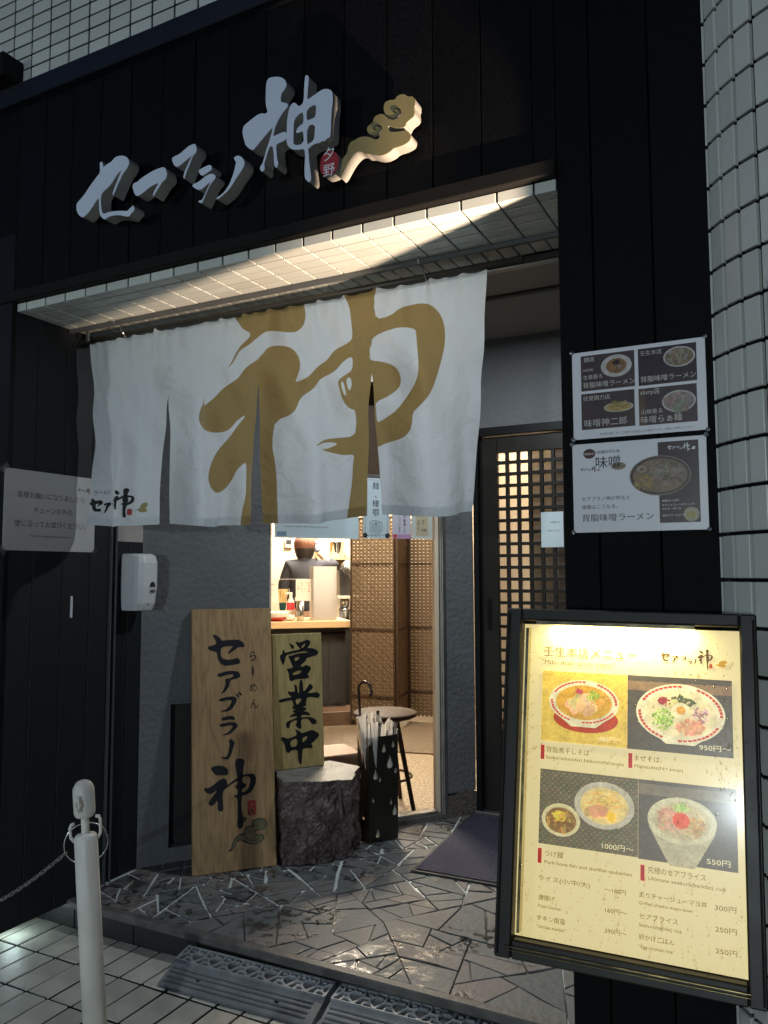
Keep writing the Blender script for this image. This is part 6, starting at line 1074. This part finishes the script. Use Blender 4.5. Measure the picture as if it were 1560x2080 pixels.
text(g, 'つけ麺', .055, .1545, .0125, zt); text(g, 'Pork bone fish and shellfish tsukemen', .055, .140, .0090, zt, sx=fitw('Pork bone fish and shellfish tsukemen', .167, .009)); text(g, '究極のセアブライス', .251, .1525, .0125, zt, sx=fitw('究極のセアブライス', .102, .0125)); text(g, 'Ultimate seabura(backfat) rice', .251, .139, .0090, zt, sx=fitw('Ultimate seabura(backfat) rice', .135, .009))
for (x, y, s_, t_1, wv) in ((.044, .108, .011, 'ライス(小/中/大)', .100), (.173, .106, .0105, '～180円', .038), (.235, .107, .011, '炙りチャーシューマヨ丼', .119), (.367, .106, .0115, '300円', .036), (.235, .094, .0085, 'Grilled chashu mayo bowl', .094), (.045, .0725, .011, '唐揚げ', .032), (.045, .058, .0085, 'Fried Chicken', .045), (.173, .070, .0105, '160円～', .040), (.235, .070, .011, 'セアブライス', .069), (.235, .056, .0085, 'Seabura(backfat) rice', .075), (.367, .070, .0115, '250円', .036), (.043, .035, .011, 'チキン南蛮', .055), (.043, .021, .0085, '"chicken nanban"', .057), (.173, .034, .0105, '390円～', .040), (.235, .034, .011, '卵かけごはん', .062), (.235, .019, .0085, '"Egg-cooked rice"', .062), (.367, .034, .0115, '250円', .036)):
    text(g, t_1, x, y, s_, zt, sx=fitw(t_1, wv, s_))
text(g, '壬　生　本　店', .300, .5215, .007, zt)
g.build('dark_lettering', 'print_lit', ms, col=True)
g = G(); g.cur = (.95, .92, .80)
for x, y, t_1, wv in ((.157, .3835, '980円～', .045), (.345, .3845, '950円～', .055), (.166, .1835, '1000円～', .059), (.355, .1825, '550円', .040)): text(g, t_1, x, y, .0125, z1 + .0003, sx=fitw(t_1, wv, .0125))
g.build('price_lettering', 'print_lit', ms, col=True)
def litc(n_, c):
    m, N, L, b = mk(n_); b.inputs['Base Color'].default_value = (*c, 1); b.inputs['Emission Color'].default_value = (c[0], c[1] * .84, c[2] * .5, 1); b.inputs['Emission Strength'].default_value = .3; return m
logo(ms, .276, .5350, .121, z1 + .0003, (litc('lit_ink', (.10, .06, .03)), litc('lit_red', (.5, .1, .04)), litc('lit_gold', (.66, .40, .08))))
cv = G().rect(0, Wm, 0, Hm, .0245); cv.build('acrylic_cover', 'acrylic', ms)
dr_ = G(); r_ = random.Random(77)
ico = [(0, 0, 1)] + [(math.cos(2 * PI * k / 6), math.sin(2 * PI * k / 6), 0) for k in range(6)] + [(.72 * math.cos(2 * PI * (k + .5) / 6), .72 * math.sin(2 * PI * (k + .5) / 6), .7) for k in range(6)]
icf = [(1 + k, 1 + (k + 1) % 6, 7 + k) for k in range(6)] + [(1 + (k + 1) % 6, 7 + (k + 1) % 6, 7 + k) for k in range(6)] + [(7 + k, 7 + (k + 1) % 6, 0) for k in range(6)]
for k in range(1100):
    x = r_.uniform(.003, Wm - .003); y = r_.uniform(.003, Hm - .003)
    if k < 500: y = r_.choice((r_.uniform(.0, .16), r_.uniform(.50, .60), r_.uniform(.30, .45))); x = x if y < .2 or y > .5 else r_.choice((r_.uniform(0, .035), r_.uniform(.37, .415)))
    s_ = r_.choice((.0006, .0008, .001, .0012, .0017)); e_ = r_.uniform(1, 1.9)
    dr_.add([(x + s_ * a, y + s_ * e_ * b, .0246 + s_ * .7 * c) for a, b, c in ico], icf)
for k in range(150):
    x = r_.choice((r_.uniform(-.03, -.004), r_.uniform(Wm + .003, Wm + .027))); y = r_.uniform(0, Hm); s_ = r_.choice((.0007, .001, .0013)); dr_.add([(x + s_ * a, y + s_ * 1.4 * b, .0302 + s_ * .7 * c) for a, b, c in ico], icf)
dr_.build('rain_drops', 'drop', ms, smooth=True, kind='stuff')
# wall brackets behind the menu board
lb = thing('menu_board_bracket', 'black wall brackets holding the menu board off the pillar', 'bracket')
G().box(1.985, 2.32, -.19, -.024, 1.17, 1.20).build('bracket_arm', 'frame_black', lb, bevel=.002)
for x in (1.985, 2.30): G().box(x, x + .02, -.285, -.024, .66, .68).build('bracket_arm', 'frame_black', lb)
wl_ = thing('assumed_column_lamp', 'assumed small warm spot lamp on a bracket in front of the tiled column', 'lamp', TR(*NL))  # assumed lamp, added out of view as the source of the soffit light
G().tube([(.06, .12, -.10), (.05, .0, -.10), (0, 0, -.055)], .008, 8).build('arm', 'frame_black', wl_); G().lathe([(.022, -.055), (.028, -.020), (.0001, -.018)], 16, caps=False).build('lamp_body', 'frame_black', wl_, smooth=True)
G().box(-.152, -.148, .061, .16, -.05, .60).build('beam_blocker', 'frame_black', wl_); G().box(-.152, -.148, -.16, .0298, -.05, .60).build('beam_blocker', 'frame_black', wl_); sh2 = G(); sh2.T = Matrix(((0, 0, 1, -.150), (1, 0, 0, 0), (0, 1, 0, 0), (0, 0, 0, 1))); sh2.prism([[(.0300, -.05), (.0608, -.05), (.0608, .101), (.0300, .051)]], -.002, .002); sh2.build('beam_blocker', 'frame_black', wl_)  # plates added out of view to trim the lamp's beam onto the soffit
sl2 = light('menu_light', 'AREA', (0, 0, 0), .8, (1, .84, .34), .26, .012)
sl2.matrix_world = MF @ TR(.20, Hm - .004, .0185) @ Matrix.Rotation(-(PI / 2 - .55), 4, 'X')

# ================================================================ POSTERS ON THE WINDOW
def wp(name, label, s0, s1, y0, y1, m='paper_glass'):
    t = thing(name, label, 'poster', W2 @ TR(s0, y0, -.0225)); G().box(0, s1 - s0, 0, y1 - y0, 0, .001).build('sheet', m, t); return t
t = wp('window_poster', 'wide white sheet on the window just under the curtain, left of the vertical posters', .505, .943, 1.506, 1.80)
g = G(); g.rect(.012, .060, .008, .030, .0015); g.build('blue_patch', pm('blue_print', (.20, .30, .42), .6), t)
g = G(); text(g, 'Serving hot noodles with rich pork soup every day', .05, .052, .011, .0015); text(g, 'ご来店ありがとうございます', .05, .075, .012, .0015); g.build('lettering', 'ink_grey', t)
t = wp('kyoto_poster', 'narrow white KYOTO noodle poster seen through the right slit of the curtain', .968, 1.113, 1.511, 1.815)
g = G(); text(g, '麺、棣鄂。', .070, .250, .040, .0015, vert=True)
g.tube([(.010, .010, .0015), (.010, .294, .0015), (.135, .294, .0015), (.135, .010, .0015)], .0008, 4); text(g, '― KYOTO ―', .0725, .010, .0165, .0015, 'c')
for x in (.010, .135):
    for a in range(5): g.disc(x + .008 * math.cos(a * 1.257), .014 + .008 * math.sin(a * 1.257), .006, .006, .0016, 10)
for k in range(4):
    for j in range(3): g.tube([(.045 + .018 * j, .040 + .011 * k, .0016), (.055 + .018 * j, .044 + .011 * k, .0016), (.060 + .018 * j, .040 + .011 * k, .0016)], .0010, 4)
g.tube([(.038, .034, .0016), (.038, .082, .0016), (.060, .090, .0016), (.105, .082, .0016), (.105, .040, .0016), (.090, .030, .0016)], .0009, 4, closed=True)
g.build('lettering', 'ink', t)
t = wp('pink_poster', 'white poster fading to pink with two vertical lines of writing', 1.131, 1.237, 1.512, 1.76, pm('pink_white_paper', (.60, .58, .66), .5, .05, 4))
g = G(); text(g, 'が厳選した', .070, .105, .017, .0015, vert=True); text(g, 'しています。', .042, .105, .017, .0015, vert=True); g.build('lettering', 'ink', t)
g = G(); g.rect(.0, .106, .0, .022, .0012); g.build('pink_band', pm('pink_print', (.50, .30, .48), .6), t); g = G(); g.rect(.006, .024, .004, .022, .0016); g.build('stamp', 'red_label', t)
t = wp('cream_poster', 'white poster with a cream upright card, rightmost on the window', 1.242, 1.366, 1.512, 1.76, pm('greenish_paper', (.60, .63, .58), .5, .05, 4))
g = G(); g.rect(.025, .098, .014, .20, .0014); g.build('card_print', pm('cream_print', (.55, .49, .33), .6), t)
g = G(); text(g, 'ざ', .068, .078, .026, .0018, 'c'); text(g, '中華そば', .040, .088, .012, .0018, vert=True); text(g, '京都', .072, .040, .016, .0018, 'c'); g.build('lettering', 'ink', t)

# ================================================================ INSIDE THE SHOP
st_ = thing('round_stool', 'brown round stool standing just inside the window', 'stool', TR(.478, 1.925, .094))
G().lathe([(.0001, .470), (.150, .472), (.172, .482), (.174, .495), (.165, .502), (.0001, .504)], 36, caps=False).build('seat', 'dark_brown', st_, smooth=True)
for a in (-.15, PI / 2, PI - .3, -PI / 2 - .2):
    G().tube([(.075 * math.cos(a), .075 * math.sin(a), .468), (.185 * math.cos(a), .185 * math.sin(a), .002)], [.014, .012], 8).build('leg', 'dark_brown', st_)
G().tube([(.142 * math.cos(a), .142 * math.sin(a), .165) for a in [2 * PI * k / 24 for k in range(24)]], .007, 6, closed=True).build('foot_ring', 'dark_brown', st_)
bx = thing('inner_box', 'pinkish wooden box behind the glass beside the rock', 'box', W2 @ TR(.70, .094, -.10))
G().box(0, .30, 0, .352, -.24, 0).build('body', pm('pink_wood', (.42, .28, .20), .6, .1, 8), bx, bevel=.004)
scr = thing('folding_screen', 'brown woven folding screen standing inside the window', 'screen')
def panel(a, b, nm):
    A_ = Vector((a[0], a[1], .098)); d = Vector((b[0] - a[0], b[1] - a[1], 0)); Lw = d.length; F = frame(A_, d, (0, 0, 1))
    o = bpy.data.objects.new('screen_panel', None); sc.collection.objects.link(o); o.parent = scr; o.matrix_local = F
    H_ = 1.70; g = G(); zs = [0, .012, .262, .282, .782, .802, 1.305, 1.325, H_ - .012, H_]
    g.box(0, .012, .02, H_, -.012, .012); g.box(Lw - .012, Lw, .02, H_, -.012, .012)
    for y in (.252, .784, 1.312, H_ - .015): g.box(.012, Lw - .012, y - .008, y + .010, -.010, .010)
    g.build('frame', 'dark_brown', o)
    wv = G(); nc = 11; px_ = (Lw - .026) / nc; ny = 58; py_ = (H_ - .10) / ny; r_ = random.Random(nm)
    for j in range(ny):
        y = .06 + j * py_; vs = []; m_ = nc * 4
        for i in range(m_ + 1):
            x = .013 + (Lw - .026) * i / m_; zz = .0055 * math.cos(PI * (i / 4 + (j % 2))) 
            vs += [(x, y + .0022, zz), (x, y + py_ - .0026 + r_.uniform(-.001, .001), zz + .0015)]
        wv.add(vs, [(2 * i, 2 * i + 2, 2 * i + 3, 2 * i + 1) for i in range(m_)])
    wv.build('weave', 'weave', o, kind='stuff')
    cd_ = G()
    for i in range(nc + 1): x = .013 + px_ * i; cd_.box(x - .0100, x + .0100, .05, H_ - .02, -.0022, .0022)
    cd_.build('cords', 'weave', o, kind='stuff')
panel((-.780, 3.770), (-.375, 3.770), 1); panel((-.368, 3.782), (-.445, 4.145), 2); panel((-.438, 4.155), (-.045, 4.235), 3)
iw = thing('inner_side_wall', 'cream wall behind the folding screen', 'wall')
G().box(-1.15, .9, 4.62, 4.72, .104, 2.6).build('plaster', 'cream_wall', iw)
# counter and kitchen: local x along the counter, y up, z toward the window
KF = frame((-.874, 3.938, 0), (.755, .656, 0), (0, 0, 1))
ct_ = thing('counter', 'pale wood counter over a dark panelled front inside the shop', 'counter', KF)
G().box(-1.9, .0, .880, .938, -.62, .0).build('counter_top', 'counter', ct_, bevel=.004)
G().box(-1.88, -.03, .104, .879, -.60, -.10).build('front', 'dark_panel', ct_)
for k in range(14): G().box(-1.86 + .13 * k, -1.745 + .13 * k, .24, .80, -.099, -.092).build('front_panel', 'dark_panel', ct_)
G().box(-1.88, -.03, .82, .84, -.099, -.08).build('rail', 'trim', ct_)
G().box(-1.9, .30, .094, .215, -.099, .16).build('foot_step', 'brown_wood', ct_, bevel=.004)
fb = thing('acrylic_divider', 'tall frosted acrylic box divider standing on the counter', 'divider', KF)
g = G(); g.box(-.300, -.298, .938, 1.395, -.36, -.13); g.box(-.100, -.098, .938, 1.395, -.36, -.13); g.box(-.298, -.100, .938, 1.395, -.132, -.130); g.box(-.298, -.100, .938, 1.395, -.36, -.358); g.build('panels', 'frost', fb)
ca = thing('clear_screen', 'low clear acrylic screen along the counter', 'screen', KF)
G().rect(-.80, -.305, .938, 1.286, -.30).build('sheet', 'acrylic', ca); G().box(-.80, -.305, 1.285, 1.289, -.303, -.299).build('top_edge', 'frost', ca)
cu_ = thing('steel_cup', 'steel tumbler on the counter with a paper slip on top', 'cup', KF @ TR(-.417, .939, -.10) @ Matrix.Rotation(-PI / 2, 4, 'X'))
G().lathe([(.028, 0), (.032, .05), (.036, .165), (.033, .165), (.028, .01)], 20).build('body', 'steel', cu_, smooth=True); G().box(-.044, .044, -.01, .03, .166, .198).build('slip', 'ceramic', cu_)
mc = thing('menu_card', 'paper menu card with red vertical writing on the clear screen', 'card', KF @ TR(-.437, 1.10, -.24))
G().box(0, .134, 0, .186, 0, .001).build('sheet', 'ceramic', mc)
g = G()
for k, s_ in enumerate(('特製中華', 'ラーメン', '味玉入り', 'つけ麺')): text(g, s_, .112 - .030 * k, .145, .021, .0015, vert=True)
g.build('lettering', pm('orange_red_print', (.65, .16, .08), .5), mc)
mc2 = thing('paper_card', 'plain paper card at the left end of the clear screen', 'card', KF @ TR(-.69, 1.09, -.24)); G().box(0, .10, 0, .19, 0, .001).build('sheet', 'ceramic', mc2)
g = G(); text(g, 'お会計', .05, .145, .018, .0015, 'c'); text(g, 'こちら', .05, .10, .016, .0015, 'c'); text(g, 'です', .05, .06, .016, .0015, 'c'); g.build('lettering', 'ink_grey', mc2)
bw = thing('noodle_bowl', 'white noodle bowl with a red lacquer base on the counter', 'bowl', KF @ TR(-.620, .939, -.12) @ Matrix.Rotation(-PI / 2, 4, 'X'))
G().lathe([(.045, 0), (.078, .012), (.098, .034)], 32).build('base', 'red_lacquer', bw, smooth=True); G().lathe([(.0985, .0345), (.108, .062), (.110, .078), (.106, .078), (.09, .05), (.0001, .04)], 32, caps=False).build('rim', 'ceramic', bw, smooth=True)
ck = thing('chopstick_holder', 'white cup full of green tipped chopsticks on the counter', 'holder', KF @ TR(-.545, .939, -.30) @ Matrix.Rotation(-PI / 2, 4, 'X'))
G().lathe([(.030, 0), (.038, .08), (.035, .08), (.028, .01)], 20).build('cup', 'ceramic', ck, smooth=True)
for k in range(14):
    a = k * 2.4; r0 = .022 * math.sqrt(k / 14); G().tube([(r0 * math.cos(a) * .6, r0 * math.sin(a) * .6, .01), (r0 * 1.5 * math.cos(a), r0 * 1.5 * math.sin(a), .145)], .0042, 6).build('chopstick', 'green_dark', ck); G().tube([(r0 * 1.5 * math.cos(a), r0 * 1.5 * math.sin(a), .1455), (r0 * 2.0 * math.cos(a), r0 * 2.0 * math.sin(a), .262)], .004, 6).build('chopstick_end', 'bamboo', ck)
sb = thing('spray_bottle', 'white spray bottle with a red label on the counter', 'bottle', KF @ TR(-.478, .939, -.26) @ Matrix.Rotation(-PI / 2, 4, 'X'))
G().lathe([(.032, 0), (.034, .01), (.034, .150), (.022, .175), (.014, .19), (.014, .205)], 20).build('body', 'ceramic', sb, smooth=True); G().lathe([(.0348, .085), (.0348, .148)], 20, caps=False).build('label', 'red_label', sb, smooth=True)
g = G(); g.box(-.014, .014, -.012, .012, .205, .235); g.box(-.046, -.014, -.008, .008, .218, .236); g.tube([(-.030, 0, .218), (-.038, 0, .195)], .004, 6); g.build('trigger', 'ceramic', sb, bevel=.002)
for k, (x, z, lab) in enumerate(((-.505, -.10, 'crumpled white cloth beside the noodle bowl'),)):
    t = thing('white_cloth', lab, 'cloth', KF @ TR(x, .939, z) @ Matrix.Rotation(-PI / 2, 4, 'X')); g = G(); g.ell((0, 0, .025), (.045, .035, .025), 16, 10)
    g.v = [tuple(Vector(p) + Vector(p).normalized() * .012 * noise.noise(Vector(p) * 60)) for p in g.v]; g.build('cloth', 'ceramic', t)
kw = thing('kitchen_back_wall', 'warm panelled wall behind the cook', 'wall', KF)
for k in range(9): G().box(-2.2 + .40 * k, -1.803 + .40 * k, .104, 2.6, -1.95, -1.90).build('wall_panel', 'kitchen_wall', kw, bevel=.002)
sf = thing('wall_shelf', 'pale wooden shelf on the kitchen wall', 'shelf', KF); G().box(-.02, .60, 1.478, 1.502, -1.899, -1.62).build('board', 'counter', sf, bevel=.002); G().box(-.02, .0, 1.5025, 1.72, -1.899, -1.70).build('side', 'counter', sf)
pt_ = thing('steel_pot', 'shiny steel stock pot on the kitchen shelf', 'pot', KF @ TR(.195, 1.503, -1.75) @ Matrix.Rotation(-PI / 2, 4, 'X'))
G().lathe([(.070, 0), (.076, .008), (.080, .160), (.086, .166), (.076, .166), (.072, .01)], 28).build('body', 'chrome', pt_, smooth=True); G().box(-.085, .085, -.085, .085, -.0015, -.0002).build('tray', 'bamboo', pt_)
wx = thing('wall_timer', 'small beige box with a dark screen on the kitchen wall', 'timer', KF @ TR(-.345, 1.612, -1.89)); G().box(0, .078, 0, .092, 0, .03).build('case', 'ceramic', wx, bevel=.003); G().rect(.010, .068, .03, .082, .0305).build('screen', 'plastic_dark', wx)
stn = thing('noodle_strainer', 'steel dome and black wire strainer hanging by the stove', 'strainer', KF @ TR(.20, 1.36, -1.05))
G().ell((0, 0, 0), (.105, .11, .03), 20, 10).build('dome', 'steel', stn, smooth=True)
g = G(); [g.tube([(-.09 + .018 * k, .06 - .01 * k, .04), (-.06 + .018 * k, -.10, .045)], .0035, 5) for k in range(9)]; g.build('wires', 'plastic_dark', stn)
g = G(); g.prism([[(-.11, .03), (-.04, -.04), (.02, -.14), (.02, -.25), (-.10, -.25), (-.11, -.10)]], .0, .03); g.build('plate', 'plastic_dark', stn)
kt = thing('steel_jug', 'steel jug on the worktop right of the divider', 'jug', KF @ TR(.125, .895, -.95) @ Matrix.Rotation(-PI / 2, 4, 'X')); G().lathe([(.05, 0), (.055, .09), (.060, .10), (.054, .10), (.048, .01)], 24).build('body', 'steel', kt, smooth=True); G().lathe([(.045, .101), (.048, .17), (.04, .20)], 24).build('upper_pot', 'steel', kt, smooth=True)
wk = thing('kitchen_worktop', 'steel worktop behind the counter', 'worktop', KF); G().box(-.30, .8, .82, .893, -1.30, -.80).build('top', 'steel', wk); G().box(-.28, .78, .104, .819, -1.28, -.82).build('cabinet', 'dark_panel', wk); g = G(); g.box(.05, .30, 1.095, 1.118, -1.0, -.85); g.box(.18, .20, .894, 1.094, -.95, -.92); g.build('tap_shelf', 'ceramic', wk)
# ---- the cook, seen from behind
def skin(name, nodes, edges, mat, parent, sub=2, root=0):
    me = bpy.data.meshes.new(name); me.from_pydata([n[:3] for n in nodes], edges, []); o = place(name, me, parent)
    m_ = o.modifiers.new('skin', 'SKIN'); sv = me.skin_vertices[0].data if me.skin_vertices else None
    if sv is None:
        bm = bmesh.new(); bm.from_mesh(me); bm.verts.layers.skin.verify(); bm.to_mesh(me); bm.free(); sv = me.skin_vertices[0].data
    for i, n in enumerate(nodes):
        r = n[3]; sv[i].radius = r if isinstance(r, tuple) else (r, r)
    sv[root].use_root = True
    s_ = o.modifiers.new('sub', 'SUBSURF'); s_.levels = sub; s_.render_levels = sub
    me.materials.append(M[mat] if isinstance(mat, str) else mat)
    m_.use_smooth_shade = True
    return o
pe = thing('person', 'cook in a brown cap and dark jacket seen from behind, one gloved hand raised', 'person', KF @ TR(-.235, 0, -1.10))
H0 = 1.62
body = [(0, .94, 0, (.13, .10)), (0, 1.10, .0, (.12, .095)), (0, 1.26, 0, (.14, .10)), (0, 1.38, -.01, (.13, .085)), (0, 1.455, -.02, .052), (0, 1.51, -.03, .050), (0, 1.55, -.035, (.078, .088)), (0, 1.615, -.035, (.070, .082)),
        (-.155, 1.395, -.01, .055), (-.205, 1.17, .0, .042), (-.11, 1.06, -.20, .032), (-.05, 1.05, -.25, .028),
        (.155, 1.395, -.01, .055), (.305, 1.395, -.06, .045), (.205, 1.490, -.12, .036), (.145, 1.550, -.135, .030),
        (-.085, .80, 0, .085), (-.09, .50, 0, .058), (-.09, .16, .02, .040), (-.09, .125, -.12, .035), (.085, .80, 0, .085), (.09, .50, 0, .058), (.09, .16, .02, .040), (.09, .125, -.12, .035)]
bed = [(0, 1), (1, 2), (2, 3), (3, 4), (4, 5), (5, 6), (6, 7), (3, 8), (8, 9), (9, 10), (10, 11), (3, 12), (12, 13), (13, 14), (14, 15), (0, 16), (16, 17), (17, 18), (18, 19), (0, 20), (20, 21), (21, 22), (22, 23)]
skin('body', body, bed, 'skin', pe)
jk = [(0, .92, 0, (.160, .125)), (0, 1.10, .0, (.158, .12)), (0, 1.26, 0, (.175, .122)), (0, 1.385, -.01, (.160, .105)), (0, 1.462, -.018, (.085, .07)), (-.150, 1.405, -.01, .078), (-.222, 1.17, .0, .060), (-.15, 1.085, -.14, .045), (.150, 1.412, -.01, .076), (.312, 1.395, -.05, .066), (.245, 1.462, -.12, .050)]
skin('jacket', jk, [(0, 1), (1, 2), (2, 3), (3, 4), (3, 5), (5, 6), (6, 7), (3, 8), (8, 9), (9, 10)], 'jacket', pe)
skin('trousers', [(0, .92, 0, (.150, .118)), (-.088, .78, 0, .10), (-.092, .5, 0, .074), (-.092, .16, .01, .06), (.088, .78, 0, .10), (.092, .5, 0, .074), (.092, .16, .01, .06)], [(0, 1), (1, 2), (2, 3), (0, 4), (4, 5), (5, 6)], 'jacket', pe)
g = G(); g.T = TR(0, 1.585, -.035) @ Matrix.Rotation(-PI / 2, 4, 'X')
g.lathe([(.066, -.115), (.082, -.085), (.095, -.045), (.099, .0)], 28, sy=1.1); g.build('hair', 'hair', pe, smooth=True)
g = G(); g.T = TR(0, 1.585, -.035) @ Matrix.Rotation(-PI / 2, 4, 'X')
g.lathe([(.0995, -.018), (.106, .01), (.107, .05), (.095, .09), (.060, .118), (.0001, .126)], 32, sy=1.1, caps=False)
c = g.build('cap', 'cap', pe, smooth=True)
g = G()
for k in range(8):
    a = 2 * PI * k / 8 + .2; g.tube([Vector((0, 1.585, -.035)) + Vector((r * math.cos(a), z, -r * 1.1 * math.sin(a))) for r, z in ((.1075, .01), (.1085, .05), (.097, .09), (.062, .1185), (.01, .1265))], .0012, 4)
g.build('cap_seam', 'hair', c)
g = G(); g.lathe([(.1, 0), (.102, .03)], 28, caps=False); g.T = None
g2 = G(); g2.T = TR(0, 1.562, -.035) @ Matrix.Rotation(-PI / 2, 4, 'X'); g2.lathe([(.100, -.004), (.103, .012), (.101, .026)], 28, sy=1.1, caps=False); g2.build('cap_band', 'hair', c, smooth=True)
# gloved hand with five fingers, palm toward the head
hd = [(.150, 1.545, -.13, .034), (.136, 1.585, -.13, (.038, .024)), (.126, 1.62, -.13, (.038, .020))]; he = [(0, 1), (1, 2)]
skin('glove', hd, he, 'glove', pe)
for k, (dx, L_) in enumerate(((-.024, .055), (-.008, .064), (.009, .060), (.024, .046))):
    skin('glove_finger', [(.124 + dx, 1.625, -.128, .0105), (.114 + dx * 1.1, 1.625 + L_ * .5, -.135, .0100), (.098 + dx * 1.0, 1.625 + L_ * .85, -.15, .0085)], [(0, 1), (1, 2)], 'glove', pe, 1)
skin('glove_finger', [(.112, 1.575, -.145, .011), (.098, 1.590, -.165, .010), (.090, 1.605, -.178, .0085)], [(0, 1), (1, 2)], 'glove', pe, 1)
lh = [(-.05, 1.05, -.25, .026), (-.02, 1.045, -.29, (.032, .018)), (.0, 1.04, -.32, (.030, .016))]; skin('glove', lh, [(0, 1), (1, 2)], 'glove', pe)
for k in range(4): skin('glove_finger', [(.0 + .004 * k, 1.06 - .014 * k, -.32, .009), (.02, 1.058 - .014 * k, -.345, .0085), (.035, 1.052 - .014 * k, -.352, .0075)], [(0, 1), (1, 2)], 'glove', pe, 1)
skin('glove_finger', [(-.03, 1.07, -.285, .010), (-.012, 1.085, -.305, .0095), (.004, 1.088, -.322, .008)], [(0, 1), (1, 2)], 'glove', pe, 1)
G().tube([(-.088, 1.60, -.06), (-.06, 1.50, -.05), (0, 1.475, .02), (.06, 1.50, -.02), (.088, 1.60, -.06)], .006, 6).build('mask_strap', 'mask', pe)
g = G(); g.T = TR(0, 1.46, -.02) @ Matrix.Rotation(-PI / 2, 4, 'X'); g.lathe([(.072, -.02), (.068, .02), (.062, .045)], 24, caps=False); g.build('collar', 'jacket', pe, smooth=True)
# ---- assumed, unseen light sources across the road, added to light the front
def slamp(x, y, h, lab):
    t = thing('assumed_street_lamp', lab, 'street lamp', TR(x, y, 0), 'assumed street lamps across the road')  # unseen lamp, assumed as the light from the front left
    G().lathe([(.11, 0), (.11, .4), (.06, .45), (.045, h - .05)], 16, (-.0, -.7, 0)).build('pole', 'alu', t, smooth=True)
    G().tube([(0, -.7, h - .08), (0, -.5, h + .02), (0, -.15, h + .05)], .03, 10).build('arm', 'alu', t, smooth=True)
    G().box(-.11, .11, -.28, .28, h + .015, h + .08).build('head', 'alu', t, bevel=.01); G().box(-.08, .08, -.22, .22, h + .0, h + .014).build('glow_panel', 'lamp_on', t)
slamp(LAMP[0], LAMP[1], LAMP[2], 'assumed low street lamp across the road to the left of the entrance')
vm = thing('added_vending_machine', 'lit drinks vending machine added across the road as an assumed front light source', 'vending machine', frame((VM[0], VM[1], 0), (-1, -.25, 0), (0, 0, 1)))  # unseen machine, added to give the assumed front light a body
G().box(-.58, .58, .02, 1.86, -.75, -.03).build('cabinet', 'plastic_white', vm, bevel=.01)
G().box(-.50, .50, .90, 1.78, -.03, .0).build('lit_front', 'vm_glow', vm); G().box(-.50, .50, .25, .80, -.029, .0).build('flap_panel', 'alu', vm, bevel=.004)
